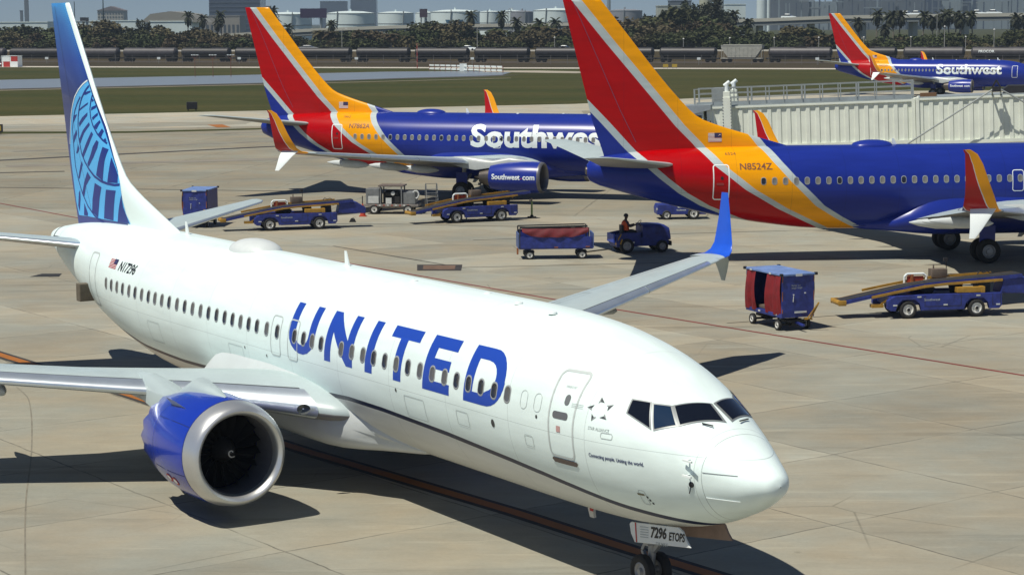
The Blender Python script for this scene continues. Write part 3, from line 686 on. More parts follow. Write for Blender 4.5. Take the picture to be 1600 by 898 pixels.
    ex = (17.42, 16.45) if UA else ((17.2, 16.2) if plug == 0 else (14.16,))
    for x in ex: outline('overwing_exit', -x-.28, 3.12-dz*.0, -x+.28, 4.12, .12, .03 if UA else .035, dm)
    # cockpit glazing: flat panes laid on the skin
    cp = [[(2.80,3.92),(2.79,4.08),(2.70,4.11),(2.44,4.08),(2.24,3.66)], None]
    def pane(nm_, quad, m_, e, par):
        mb = MB(); rows = []
        for j in range(9):
            row = []
            for i in range(13):
                a, b = i/12, j/8
                q = [(quad[0][k]*(1-a)+quad[1][k]*a)*(1-b)+(quad[3][k]*(1-a)+quad[2][k]*a)*b for k in range(3)]
                x_, y_, z_ = q; zc = F.zc(x_); an = math.atan2((z_-zc)/(F.top(x_)-zc), y_/F.hw(x_))
                t = F.hw(x_), F.top(x_)-zc; n_ = Vector((-.55, math.cos(an), math.sin(an))).normalized()
                row.append(P(x_, t[0]*math.cos(an), zc+t[1]*math.sin(an)) + Vector((.55*e, -math.cos(an)*e, math.sin(an)*e)))
            rows.append(row)
        mb.grid(rows); return mb.build(nm_, m_, par, fix=False)
    W1 = [(2.31,.68,3.98),(2.03,.07,3.99),(1.58,.11,3.735),(1.96,.81,3.70)]
    W2 = [(2.63,.93,3.99),(2.36,.745,3.975),(2.02,.87,3.69),(2.33,1.14,3.60)]
    W3 = [(3.04,1.13,4.035),(2.71,.96,4.015),(2.43,1.18,3.615),(2.98,1.29,3.82)]
    grow = lambda Q, g: [tuple(c + (q-c)*g for q, c in zip(p, [sum(r[k] for r in Q)/4 for k in range(3)])) for p in Q]
    mir = lambda Q: [(a, -b, c) for a, b, c in Q]
    for Q in (W1, W2, W3):
        for qq in (Q, mir(Q)):
            fr_ = pane('windshield_frame', grow(qq, 1.16), mat('window frame grey', (.24, .26, .26), .4, .2) if UA else M_BLACK, .008, fus)
            pane('glass', qq, mat('glass with blue reflection', (.012, .028, .06), .08, spec=.7) if Q is W2 else M_GLASS, .016, fr_)  # second pane tinted blue, a reflection put into the glass colour
    for yy in (.62, -.45):
        mb = MB(); a = F.pt(1.60, 3.76, .03, 1); q = lambda x_, y_, e: P(x_, y_, F.zc(x_)+(F.top(x_)-F.zc(x_))*math.sqrt(max(0, 1-(y_/F.hw(x_))**2))+e)
        mb.bar(q(1.60+.12*abs(yy), yy-.10, .035), q(1.44+.1*abs(yy), yy-.42*(1 if yy > 0 else -1)*.55, .05), .022); mb.build('wiper', M_BLACK, fus)
    # roof: dome, blade antennas
    xd_ = 22.6 if UA else 23.7+plug*.75
    mb = MB(); rows = []
    for i in range(13):
        a = i/12*2-1; row = []
        k = max(1-a*a, 0)**.5
        for j in range(17):
            t = math.pi*j/16; row.append(P(xd_+a*1.05, .62*k**.8*math.cos(t), 5.14+(.36 if UA else .34)*k**.9*math.sin(t)+.02))
        rows.append(row)
    mb.grid(rows); mb.build('antenna_dome', mat('dome white', (.62, .66, .645), .4, 0, .04) if UA else blue, fus)
    def blade(x_, h, c, z0=5.25, m_=M_WHITE):
        mb = MB(); mb.add([P(x_, -.02, z0), P(x_, .02, z0), P(x_+c, .02, z0), P(x_+c, -.02, z0), P(x_+c*.7, -.01, z0+h), P(x_+c*.7, .01, z0+h), P(x_+c*1.15, .01, z0+h), P(x_+c*1.15, -.01, z0+h)], [(0, 1, 2, 3), (4, 5, 6, 7), (0, 1, 5, 4), (1, 2, 6, 5), (2, 3, 7, 6), (3, 0, 4, 7)])
        mb.build('blade_antenna', m_, fus)
    for x_ in ((17.0, 27.2) if UA else (9.5+plug*.4, 22.5+plug)): blade(x_, .38 if UA else .3, .22)
    for x_, y_ in ((13.3, .2), (8.5, .3), (7.0, .4), (10.3, 0)):
        mb = MB(); mb.lathe([(0, .10), (.04, .09), (.06, .01)], P(x_, y_, F.top(x_)-.03), (0, 0, 1), 12); mb.build('roof_fitting', M_WHITE, fus)
    mb = MB(); mb.add([P(15.9, -.03, 1.14), P(15.9, .03, 1.14), P(16.35, .03, 1.12), P(16.35, -.03, 1.12), P(16.3, -.02, .78), P(16.3, .02, .78), P(16.5, .02, .78), P(16.5, -.02, .78)], [(0, 1, 2, 3), (4, 5, 6, 7), (0, 1, 5, 4), (1, 2, 6, 5), (2, 3, 7, 6), (3, 0, 4, 7)])
    mb.build('drain_mast', mat('fairing light grey', (.5, .5, .5)), fus)
    # ---- lettering
    if UA:
        z0, z1 = 3.365, 4.515
        def arcp(cx, cz, rx, rz, a0, a1, k=9): return [(cx+rx*math.cos(R(a0+(a1-a0)*i/k)), cz+rz*math.sin(R(a0+(a1-a0)*i/k))) for i in range(k+1)]
        S = lambda pts: [(-x_, z_) for x_, z_ in pts]
        # U : s = -xa
        Uo = [(-16.68, z1), (-16.68, 3.80)] + arcp(-15.98, 3.80, .70, 3.80-z0+.02, 180, 360) + [(-15.28, z1), (-15.62, z1), (-15.62, 3.84)] + arcp(-15.98, 3.84, .36, .27, 360, 180) + [(-16.34, z1)]
        Nn = [(-14.72, z0), (-14.70, z1), (-14.34, z1), (-13.62, 3.95), (-13.62, z1), (-13.28, z1), (-13.28, z0), (-13.60, z0), (-14.40, 4.06), (-14.40, z0)]
        Ii = [(-12.66, z0), (-12.60, z1), (-12.25, z1), (-12.31, z0)]
        Tt = [(-11.70, z1), (-10.40, z1), (-10.40, 4.28), (-10.91, 4.28), (-10.95, z0), (-11.30, z0), (-11.26, 4.28), (-11.70, 4.28)]
        Ee = [(-9.96, z0), (-9.90, z1), (-8.74, z1), (-8.74, 4.28), (-9.56, 4.28), (-9.58, 4.07), (-8.86, 4.07), (-8.86, 3.85), (-9.59, 3.85), (-9.60, 3.59), (-8.80, 3.59), (-8.80, z0)]
        Do = [(-8.20, z0), (-8.12, z1), (-7.45, z1)] + arcp(-7.35, 4.515-.57, .70, .57, 80, 0, 6) + arcp(-7.35, z0+.55, .72, .55, 0, -80, 6) + [(-7.45, z0)]
        Di = [(-7.84, 3.60), (-7.80, 4.28), (-7.45, 4.28)] + arcp(-7.38, 3.97, .38, .30, 75, -75, 8) + [(-7.45, 3.60)]
        for nm_, pl_ in (('title_letter', [Uo]), ('title_letter', [Nn]), ('title_letter', [Ii]), ('title_letter', [Tt]), ('title_letter', [Ee]), ('title_letter', [Do, Di])):
            decal(nm_, polys_bm(pl_), fs(.003), M_UABLUE, fus, .12)
        decal('registration', text_bm('N17296', (-28.72, 4.18, -27.3, 4.46), .02, .25), fs(), M_BLACK, fus, .1)
        fz0, fz1, fs0, fs1 = 4.2, 4.47, -29.62, -28.95
        decal('flag', polys_bm([[(fs0+i*0+.05*0, fz0+(fz1-fz0)*k/7), (fs1, fz0+(fz1-fz0)*k/7), (fs1, fz0+(fz1-fz0)*(k+.55)/7), (fs0, fz0+(fz1-fz0)*(k+.55)/7)] for i, k in enumerate(range(7))]), fs(.006), M_RED, fus, .12)
        decal('flag', polys_bm([[(fs1-.3, fz0+.13), (fs1, fz0+.13), (fs1, fz1), (fs1-.3, fz1)]]), fs(.01), mat('flag blue', (.03, .03, .1), .5), fus, .12)
        decal('slogan', text_bm('Connecting people. Uniting the world.', (-3.78, 2.865, -2.41, 2.965), .02), fs(), mat('slogan navy', (.02, .03, .12), .5), fus, .08)
        decal('alliance_name', text_bm('STAR ALLIANCE', (-3.79, 3.42, -3.25, 3.48)), fs(), M_GREYM, fus, .08)
        cx, cz = -3.62, 3.80
        for k in range(5):
            a = R(90+72*k+8); ca, sa = math.cos(a), math.sin(a); T_ = lambda r_, t_: (cx+(r_*ca-t_*sa)*1.05, cz+(r_*sa+t_*ca)*.78)
            decal('alliance_star', polys_bm([[T_(.30, .03), T_(.165, -.075), T_(.19, .02)]]), fs(.006), mat('star grey dark', (.10, .11, .11), .4, .3), fus, .08)
            decal('alliance_star', polys_bm([[T_(.30, .03), T_(.19, .02), T_(.155, .065)]]), fs(.006), mat('star grey light', (.36, .38, .37), .4, .3), fus, .08)
        # door furniture
        decal('door_handle', polys_bm([rrect(-4.86, 3.50, -4.40, 3.64, .06)]), fs(.008), mat('handle grey', (.2, .2, .2), .4, .5), fus, .1)
        decal('door_window', polys_bm([rrect(-4.58, 3.78, -4.44, 3.98, .065)]), fs(.008), mat('port grey', (.16, .17, .17), .3), fus, .1)
        decal('door_sill', polys_bm([[(-4.98, 2.66), (-4.92, 2.60), (-4.22, 2.60), (-4.16, 2.66), (-4.2, 2.70), (-4.95, 2.70)]]), fs(.012), mat('sill dark', (.11, .085, .07), .6), fus, .1)
        decal('door_marking', polys_bm([[(-4.72, 3.24), (-4.60, 3.24), (-4.60, 3.36), (-4.72, 3.36)]]), fs(.008), mat('pale red', (.5, .3, .28), .5), fus, .1)
        decal('door_marking', text_bm('EMERGENCY EXIT', (-4.68, 4.1, -4.4, 4.14)), fs(.008), M_GREYM, fus, .1)
        for x_, z_, r_ in ((7.04, 3.05, .085), (11.2, 3.15, .045), (5.38, 3.44, .04), (19.3, 3.1, .04), (18.0, 3.05, .04)):
            decal('skin_port', polys_bm([[(-x_+r_*.8*math.cos(a*.45), z_+r_*math.sin(a*.45)) for a in range(14)]]), fs(.006), mat('port dark', (.05, .05, .05), .4), fus, .1)
        mb = MB(); mb.prism([(-6.35, 1.36), (-6.1, 1.36), (-6.05, 1.02), (-6.2, 1.02)], -.03, .03); mb.build('belly_antenna', mat('pale antenna', (.6, .58, .52), .5), fus)
        mb = MB(); mb.box((-6.13, -.032, 1.2), (.12, .012, .09)); mb.build('belly_antenna_stripe', M_RED, fus)
        for x_, z_, w_, h_ in ((8.3, 2.95, .5, .32), (10.4, 2.85, .9, .5), (5.7, 2.9, .3, .24), (2.62, 2.24, .16, .3), (19.9, 2.55+.3, .9, .5), (25.6, 2.75, .9, .6), (3.3, 3.35, .3, .12)): outline('access_hatch', -x_-w_/2, z_-h_/2, -x_+w_/2, z_+h_/2, .04, .014, mat('faint line', (.50, .55, .53), .5))
        for x_, z_ in ((2.5, 2.20), (2.53, 2.26), (2.47, 2.14)): decal('stencil', polys_bm([[(-x_-.02, z_-.02), (-x_+.02, z_-.02), (-x_+.02, z_+.02), (-x_-.02, z_+.02)]]), fs(.006), M_BLACK, fus, .1)
        decal('stencil', polys_bm([[(-2.74, 2.28), (-2.58, 2.28), (-2.58, 2.32), (-2.74, 2.32)]]), fs(.006), mat('olive stencil', (.2, .18, .1), .6), fus, .1)
        for k in range(3): decal('stencil', polys_bm([[(-4.36, 3.83-.03*k), (-4.04, 3.83-.03*k), (-4.04, 3.836-.03*k), (-4.36, 3.836-.03*k)]]), fs(.009), M_GREYM, fus, .1)
        for x_ in (5.85, 5.38): outline('blanked_window', -x_-.12, 3.53, -x_+.12, 3.90, .11, .012, mat('faint line', (.55, .6, .58), .5))
        for x_, z_ in ((1.46, 3.14), (1.44, 2.86)):
            mb = MB(); a = F.pt(x_, z_, 0); mb.bar(a, a + Vector((.05, -.12, 0)), .03); mb.bar(a + Vector((-.05, -.12, 0)), a + Vector((.22, -.12, 0)), .035); mb.build('pitot_probe', M_WHITE, fus)
        mb = MB(); a = F.pt(1.42, 2.68, 0); mb.lathe([(0, .06), (.012, .055), (.02, .01)], a, (.3, -1, 0), 14); mb.bar(a, a + Vector((.02, -.06, -.16)), .014); mb.build('vane', M_BLACK, fus)
        for k, (zz) in enumerate((2.94, 2.46)):
            a = [F.pt(1.18-.07*i, zz, .008) for i in range(10)]; mb = MB(); mb.tube(a, .006, 5); mb.build('lightning_strip', M_RIM if k == 0 else M_WHITE, fus)
        mb = MB()
        for y_ in (2.12,):
            pass
        mb.lathe([(0, .02), (.05, .14), (.09, .16)], P(14.72, 2.45, wz(2.45)+.08), (1, -.35, .05), 18, zs=lambda z: z*.75); mb.build('landing_light', mat('lamp lens', (.14, .15, .15), .1, .3), root)
        mb = MB(); a = rd
        mb.box(P(32.1, 1.42, 3.2), (.34, .5, .55), 0); mb.build('open_service_panel', mat('panel inside', (.12, .10, .07), .6, 0, .2), fus, bevel=.03)
        mb = MB()
        for k in range(3): mb.box(P(37.5-.35*k, F.y(37.5-.35*k, 4.45)+.003, 4.42+.02*k), (.14, .02, .1))
        mb.build('tail_marking', M_BLACK, fus)
    else:
        L0 = 15.93
        if plug or True:
            decal('title_lettering', text_bm('Southwest', (-L0, 3.16, -L0+9.5, 4.62), .035), fs(.004), M_WHITE, fus, .13)
        reg, no = {'a': ('N7862A', '7862'), 'b': ('N8524Z', '6524'), 'c': ('N4228A', '228')}[livery]
        br = mat('brown lettering', (.16, .05, .02), .5)
        decal('registration', text_bm(reg, (-(30.35+plug), 4.25, -(28.85+plug), 4.55), .015), fs(), br, fus, .1)
        decal('registration', text_bm(no, (-(30.95+plug), 4.90, -(30.45+plug), 5.02), .0), fs(), br, fus, .1)
        decal('flag', polys_bm([[(-(31.6+plug), 5.47+.42*k/7), (-(30.96+plug), 5.47+.42*k/7), (-(30.96+plug), 5.47+.42*(k+.5)/7), (-(31.6+plug), 5.47+.42*(k+.5)/7)] for k in range(7)]), ff(.006), mat('flag red', (.28, .03, .03), .5), fin, .3)
        decal('flag', polys_bm([[(-(31.6+plug), 5.47+.42*(k+.5)/7), (-(30.96+plug), 5.47+.42*(k+.5)/7), (-(30.96+plug), 5.47+.42*(k+1)/7), (-(31.6+plug), 5.47+.42*(k+1)/7)] for k in range(7)]), ff(.006), M_WHITE, fin, .3)
        decal('flag', polys_bm([[(-(31.3+plug), 5.68), (-(30.96+plug), 5.68), (-(30.96+plug), 5.9), (-(31.3+plug), 5.9)]]), ff(.009), mat('flag blue', (.03, .03, .1), .5), fin, .3)
        decal('door_handle', polys_bm([rrect(-(rd+.25), 3.55, -(rd-.1), 3.66, .05)]), fs(.008), mat('handle red', (.30, .03, .03), .4), fus, .1)
        decal('door_window', polys_bm([rrect(-(rd+.05), 3.80, -(rd-.08), 3.96, .06)]), fs(.008), M_DARK, fus, .1)
    return root
# ---------------------------------------------------------------- the ground
def node_mat(name):
    m = bpy.data.materials.new(name); m.use_nodes = True
    return m, m.node_tree.nodes, m.node_tree.links, m.node_tree.nodes['Principled BSDF']
def noise(n, l, vec, scale, detail=5, rough=.6, sc=None):
    if sc:
        mp = n.new('ShaderNodeMapping'); mp.inputs['Scale'].default_value = sc; l.new(vec, mp.inputs[0]); vec = mp.outputs[0]
    z = n.new('ShaderNodeTexNoise'); z.inputs['Scale'].default_value = scale; z.inputs['Detail'].default_value = detail; z.inputs['Roughness'].default_value = rough
    l.new(vec, z.inputs['Vector']); return z.outputs['Fac']
def mrange(n, l, v, a, b, c, d):
    m = n.new('ShaderNodeMapRange'); l.new(v, m.inputs[0])
    for i, q in enumerate((a, b, c, d)): m.inputs[i+1].default_value = q
    return m.outputs[0]
def concrete(name, base, slab=5.45, ang=-53.5, off=(21.9, -32.3), joint=.5, slabvar=.09, blot=.16, jw=.05):
    m, n, l, b = node_mat(name)
    tc = n.new('ShaderNodeTexCoord'); P = tc.outputs['Object']
    sp = n.new('ShaderNodeSeparateXYZ'); l.new(P, sp.inputs[0])
    a = R(ang); ca, sa = math.cos(a), math.sin(a)
    tt = mth(n, l, 'ADD', mth(n, l, 'MULTIPLY', sp.outputs[0], ca), mth(n, l, 'MULTIPLY', sp.outputs[1], sa))
    nn = mth(n, l, 'ADD', mth(n, l, 'MULTIPLY', sp.outputs[0], -sa), mth(n, l, 'MULTIPLY', sp.outputs[1], ca))
    gs = [mth(n, l, 'DIVIDE', mth(n, l, 'SUBTRACT', q, o), slab) for q, o in ((nn, off[0]), (tt, off[1]))]
    wob = mrange(n, l, noise(n, l, P, .9, 3), .3, .7, -.006, .006)
    gs = [mth(n, l, 'ADD', g, wob) for g in gs]
    cell = n.new('ShaderNodeCombineXYZ'); l.new(mth(n, l, 'FLOOR', gs[0]), cell.inputs[0]); l.new(mth(n, l, 'FLOOR', gs[1]), cell.inputs[1])
    wn_ = n.new('ShaderNodeTexWhiteNoise'); l.new(cell.outputs[0], wn_.inputs['Vector'])
    ds = []
    for g in gs:
        f = mth(n, l, 'FRACT', g); ds.append(mth(n, l, 'MINIMUM', f, mth(n, l, 'SUBTRACT', 1.0, f)))
    d = mth(n, l, 'MINIMUM', ds[0], ds[1])
    brk = mrange(n, l, noise(n, l, P, .55, 4), .40, .58, .32, 1)
    jn = mth(n, l, 'MULTIPLY', mrange(n, l, d, jw/slab*.25, jw/slab*.75, joint, 0), brk)
    halo = mrange(n, l, d, 0, .07, -.05, 0)                       # bleached concrete along the joint
    v = mth(n, l, 'ADD', 1.0, mth(n, l, 'MULTIPLY', mth(n, l, 'SUBTRACT', wn_.outputs['Value'], .5), slabvar*2))
    n1 = mrange(n, l, noise(n, l, P, .11, 6, .62), .3, .7, -blot, blot)
    n2 = mrange(n, l, noise(n, l, P, .5, 6, .7, (1, 2.2, 1)), .3, .7, -blot*.65, blot*.65)
    n3 = mrange(n, l, noise(n, l, P, 9, 4, .7), .3, .7, -.05, .05)
    for q in (n1, n2, n3): v = mth(n, l, 'ADD', v, q)
    v = mth(n, l, 'SUBTRACT', v, halo)
    # long scuffs and washed streaks
    rot = n.new('ShaderNodeMapping'); rot.inputs['Rotation'].default_value = (0, 0, R(53)); rot.inputs['Scale'].default_value = (.06, .9, 1); l.new(P, rot.inputs[0])
    stk = mrange(n, l, noise(n, l, rot.outputs[0], 1.0, 5, .6), .58, .68, 0, .20); v = mth(n, l, 'SUBTRACT', v, stk)
    oil = mrange(n, l, noise(n, l, P, .16, 3, .5), .68, .80, 0, .34); v = mth(n, l, 'SUBTRACT', v, oil)
    spots = n.new('ShaderNodeTexVoronoi'); spots.inputs['Scale'].default_value = .55; l.new(P, spots.inputs['Vector'])
    sd_ = mrange(n, l, spots.outputs['Distance'], .02, .06, .3, 0); v = mth(n, l, 'SUBTRACT', v, mth(n, l, 'MULTIPLY', sd_, mrange(n, l, noise(n, l, P, .2, 2), .5, .6, 0, 1)))
    r3 = n.new('ShaderNodeMapping'); r3.inputs['Rotation'].default_value = (0, 0, R(-30)); r3.inputs['Scale'].default_value = (.16, 1.5, 1); l.new(P, r3.inputs[0])
    wsh = mrange(n, l, noise(n, l, r3.outputs[0], 1.0, 6, .65), .56, .66, 0, .17); v = mth(n, l, 'ADD', v, wsh)
    crk = n.new('ShaderNodeTexVoronoi'); crk.feature = 'DISTANCE_TO_EDGE'; crk.inputs['Scale'].default_value = .21; l.new(P, crk.inputs['Vector'])
    ck = mth(n, l, 'MULTIPLY', mrange(n, l, crk.outputs['Distance'], .002, .007, .30, 0), mrange(n, l, noise(n, l, P, .12, 2), .52, .60, 0, 1)); v = mth(n, l, 'SUBTRACT', v, ck)
    hue = mrange(n, l, noise(n, l, P, .23, 4), .35, .65, 0, 1)
    col = mixc(n, l, hue, tuple(c*k for c, k in zip(base, (1.04, .985, .90))), tuple(c*k for c, k in zip(base, (.95, 1.02, 1.06))))
    s = n.new('ShaderNodeVectorMath'); s.operation = 'SCALE'; l.new(col, s.inputs[0]); l.new(v, s.inputs['Scale'])
    col = mixc(n, l, jn, s.outputs[0], (.055, .05, .042))
    l.new(col, b.inputs['Base Color']); b.inputs['Roughness'].default_value = .78; b.inputs['Specular IOR Level'].default_value = .3
    bp = n.new('ShaderNodeBump'); bp.inputs['Strength'].default_value = .12; bp.inputs['Distance'].default_value = .02
    l.new(noise(n, l, P, 6, 6, .7), bp.inputs['Height']); l.new(bp.outputs[0], b.inputs['Normal'])
    return m
def grassy(name, c0, c1, scale=.05):
    m, n, l, b = node_mat(name); tc = n.new('ShaderNodeTexCoord'); P = tc.outputs['Object']
    a = mrange(n, l, noise(n, l, P, scale, 6, .65, (.5, 1.6, 1)), .35, .65, 0, 1)
    q = mrange(n, l, noise(n, l, P, scale*22, 5, .7), .3, .7, .78, 1.22)
    s = n.new('ShaderNodeVectorMath'); s.operation = 'SCALE'; l.new(mixc(n, l, a, c0, c1), s.inputs[0]); l.new(q, s.inputs['Scale'])
    l.new(s.outputs[0], b.inputs['Base Color']); b.inputs['Roughness'].default_value = .95; b.inputs['Specular IOR Level'].default_value = .1
    return m
M_GRASS = grassy('airfield grass', (.036, .045, .011), (.068, .062, .019), .03)
M_SCRUB = grassy('dry scrub ground', (.040, .034, .018), (.068, .052, .030), .06)
M_CONC = concrete('apron concrete', (.298, .278, .220), joint=.78, jw=.046, slabvar=.12, blot=.13)
M_APRON2 = concrete('far apron concrete', (.250, .229, .174), 7.6, -9, (0, 0), .55, .06, .14, .12)
M_TAXI = concrete('taxiway concrete', (.39, .36, .285), 7.6, 22, (0, 0), .25, .05, .12, .12)
M_TAXI2 = concrete('taxiway shoulder', (.27, .255, .205), 7.6, 22, (0, 0), .2, .05, .12, .12)
def sheet(nm, pts, z, m, label=None):
    mb = MB(); mb.add([(x, y, z) for x, y in pts], [tuple(range(len(pts)))])
    o = mb.build(nm, m); o['kind'] = 'structure'
    if o.data.polygons[0].normal.z < 0: o.data.flip_normals()
    return o
g = sheet('ground', [(-6000, -600), (6000, -600), (6000, 9000), (-6000, 9000)], -.03, M_GRASS)
# concrete seen from the terminal: near apron, far apron, taxiway
sheet('apron', [(-260, -120), (300, -120), (300, 300), (90, 175), (40, 112), (-15, 124), (-40, 128), (-260, 168)], 0, M_CONC)
sheet('apron_far', [(-260, 168), (-40, 128), (-15, 124), (40, 112), (90, 175), (300, 300), (300, 345), (90, 328), (58, 326), (45, 315), (27, 303), (8.8, 283), (-62, 227), (-260, 187)], -.004, M_APRON2)
sheet('taxiway', [(-260, 175), (-62.0, 219), (-26, 227), (8.8, 250), (8.8, 283.8), (-62.3, 254.7), (-260, 173+.5)], -.008+.012, M_TAXI)
sheet('taxiway_shoulder', [(-260, 183), (-62, 220), (-40, 225), (-29.5, 232), (-29.5, 240), (-56.1, 229.2), (-260, 184)], .009, M_TAXI2)
sheet('grass_strip', [(-140, 197), (-53.2, 214.0), (-39.6, 214.2), (-27.2, 219.5), (-16, 228), (-27.2, 222.6), (-39.6, 217.5), (-53.2, 218), (-140, 200)], .013, M_GRASS)
sheet('taxiway_far', [(8.8, 283.8), (27, 303), (45, 318), (60, 329), (90, 330), (400, 225), (400, 150), (110, 250), (40, 262), (8.8, 262)], .005, M_TAXI)
sheet('service_road', [(-600, 711+5), (-600, 711-7), (700, 269-7), (700, 269+5)], -.02, mat('pale road', (.50, .46, .39), .85, 0, .1, .05))
sheet('verge', [(-700, 745+4), (-700, 990), (700, 520), (700, 269+5.5)], -.022, M_SCRUB)
mw, n, l, b = node_mat('pond water'); b.inputs['Base Color'].default_value = (.20, .22, .22, 1); b.inputs['Roughness'].default_value = .28
tc = n.new('ShaderNodeTexCoord'); bp = n.new('ShaderNodeBump'); bp.inputs['Strength'].default_value = .25; bp.inputs['Distance'].default_value = .1
l.new(noise(n, l, tc.outputs['Object'], .8, 4, .6, (.4, 1, 1)), bp.inputs['Height']); l.new(bp.outputs[0], b.inputs['Normal'])
sheet('water', [(-300, 270), (-103, 421.5), (-60, 449), (-28.9, 474), (-10, 478), (0, 462), (-2, 440), (-9, 431), (-20.4, 421.4), (-47.6, 390.6), (-88.7, 363.2), (-300, 215)], -.018, mw)
sheet('pond_bank', [(-300, 211), (-88.7, 357), (-47.6, 384), (-20, 415), (-4, 428), (2, 441), (-2, 440.5), (-9, 431.5), (-20.4, 421.9), (-47.6, 391.1), (-88.7, 363.7), (-300, 215.5)], -.014, mat('pond bank soil', (.055, .05, .04), .9, 0, .3, .2))
sheet('grass_path', [(-300, 205), (-88.7, 352), (-47.6, 378), (0, 415), (0, 417), (-47.6, 380.5), (-88.7, 355), (-300, 208)], -.012, mat('worn path', (.26, .22, .16), .9, 0, .2, .1))
sheet('dirt_patch', [(-6, 468), (14, 452), (20, 462), (6, 478), (-8, 482)], -.012, mat('pale dirt', (.36, .32, .25), .9, 0, .2, .1))
# painted lines
def ribbon(nm, path, wd, z, m): return sheet(nm, strip(path, wd), z, m)
M_REDL = mat('red line paint', (.17, .022, .016), .7, 0, .25, .8)
M_ORG = mat('yellow line paint', (.34, .115, .012), .7, 0, .2, .8)
M_BLKL = mat('black line border', (.035, .032, .028), .8, 0, .25, .8)
ribbon('red_line', [(-60, 171), (-32.1, 130.5), (-25.4, 120.7), (-11.8, 102.6), (1.8, 83.6), (16.2, 65.0), (40, 32.6)], .17, .004, M_REDL)
lead = [(-44, 106.3), (-17.4, 70.1), (-13.0, 64.2), (-5.4, 53.8), (-3.2, 51.0), (0, 46.9), (2.5, 43.4), (4.6, 40.6), (6.2, 37.6), (8.5, 32)]
ribbon('lead_in_border', lead, .66, .004, M_BLKL); ribbon('lead_in_line', lead, .34, .008, M_ORG)
M_SEAM = mat('tar seam', (.045, .04, .034), .8, 0, .3, .3)
M_SEAMB = mat('tyre mark', (.20, .185, .155), .8, 0, .3, .3)
M_SEAMC = mat('stained slab', (.215, .195, .155), .8, 0, .2, .25)
for k, (pth, wd, mm) in enumerate((
    ([(-60, 160.5), (-42.4, 172), (-23.1, 188.5), (-8, 200)], 1.3, M_SEAM),
    ([(-60, 152), (-38.8, 157.7), (-34.1, 158.8)], .8, M_SEAM),
    ([(-60, 141), (-35.3, 143.4), (-18.0, 139.7), (0, 136)], .35, M_SEAM),
    ([(-44, 184), (-24, 197), (-4, 212)], .9, M_SEAMB),
    ([(-40, 165), (-20, 172), (0, 181)], 2.4, M_SEAMC),
    ([(-9, 104.4), (-2.3, 94.9), (6.0, 96.2), (20, 98.6)], .12, M_SEAM),
    ([(-2, 107), (8, 109.5), (24, 113)], .12, M_SEAM),
    ([(-14, 116.6), (-6, 115.6), (4, 113)], .12, M_SEAM),
    ([(-30, 212), (-20, 219), (-8, 228)], 1.0, M_SEAMB),
    ([(8, 76.8), (15, 79.8), (30, 86)], .07, M_SEAM))):
    ribbon('pavement_seam', pth, wd, .004 + .0005*k, mm)
_tt = pchip([41.6, 45.9, 48.6, 52.8, 56, 60, 62, 63.8], [-10.0, -11.0, -11.6, -12.45, -13.15, -14.1, -14.65, -15.4])
ribbon('tyre_track', [(_tt(63.8-22.2*k/40), 63.8-22.2*k/40) for k in range(41)], .035, .005, mat('faint tyre line', (.19,.172,.13), .8, 0, .3, 2))
sheet('yellow_marking', [(-33.6, 230.5), (-32.0, 231.2), (-30.2, 225), (-31.6, 224.6)], .016, M_ORG)
# trench cover and drain
mb = MB(); c = [(-4.4, 96.1), (-2.3, 96.0), (-2.3, 93.7), (-4.3, 93.8)]
mb.add([(x, y, .010) for x, y in c], [(3, 2, 1, 0)], 0); q = [(-4.1, 95.75), (-2.6, 95.65), (-2.6, 94.05), (-4.05, 94.15)]
mb.add([(x, y, .016) for x, y in q], [(3, 2, 1, 0)], 1)
tag(mb.build('trench_plate', [mat('dark steel frame', (.05, .045, .04), .7, .3, .2), mat('rusty plate', (.16, .10, .065), .75, .2, .3, 2)]), 'rusty steel cover plate set in the apron behind the white airliner', 'plate')
mb = MB(); mb.add([(x, y, .010) for x, y in ((-21.5, 92.2), (-20.2, 92.2), (-20.3, 93.3), (-21.2, 93.3))], [(0, 1, 2, 3)])
tag(mb.build('drain_grate', mat('dark grate', (.02, .02, .02), .8)), 'small dark drain grate in the apron left of the white airliner tail', 'drain')

# ---------------------------------------------------------------- the four airliners
airliner('jetliner', 'white airliner with big blue lettering and a blue globe on its tail, nearest the camera', (4.86, 37.0), -1.021, -.007, .137-.23+.11, 2.12, 0.0, 'globe', 0.0)
airliner('jetliner', 'blue airliner with its whole red and yellow tail showing, parked left beside the grass', (13.05, 129.28), -.337, 0, .08, 2.05, -5.84, 'a', -3.0)
airliner('jetliner', 'blue airliner whose red and yellow tail is cropped, parked before the jet bridge', (40.57, 100.86), .109, 0, .08, 2.05, 0.0, 'b', 0.0)
airliner('jetliner', 'distant blue airliner on the taxiway beyond the jet bridge roof, smallest of the four', (77.86, 302.98), -.392, 0, .0, 2.12, -5.84, 'c', -3.0)
# ---------------------------------------------------------------- ramp vehicles
GB = mat('tug blue', (.019, .033, .20), .48, 0, .38, 4)
GBL = mat('faded blue roof', (.15, .24, .48), .5, 0, .25, 2)
GY = mat('loader yellow', (.36, .20, .025), .5, 0, .25, 3)
GRUST = mat('rust orange', (.30, .10, .03), .7, 0, .3, 4)
GBELT = mat('belt rubber', (.022, .022, .024), .75, 0, .3, 4)
GRED = mat('red curtain', (.20, .008, .012), .65, 0, .28, 3)
GTAN = mat('tan cover', (.13, .10, .075), .7, 0, .2, 3)
GRIM = mat('white wheel rim', (.62, .62, .58), .5, 0, .12, 6)
GWH = mat('grimy white panel', (.55, .57, .55), .5, 0, .15, 3)
GGR = mat('machine grey', (.20, .21, .21), .5, .3, .25, 3)
GDK = mat('machine dark', (.02, .02, .022), .6, .1, .3, 4)
GORG = mat('safety orange', (.75, .10, .01), .55)
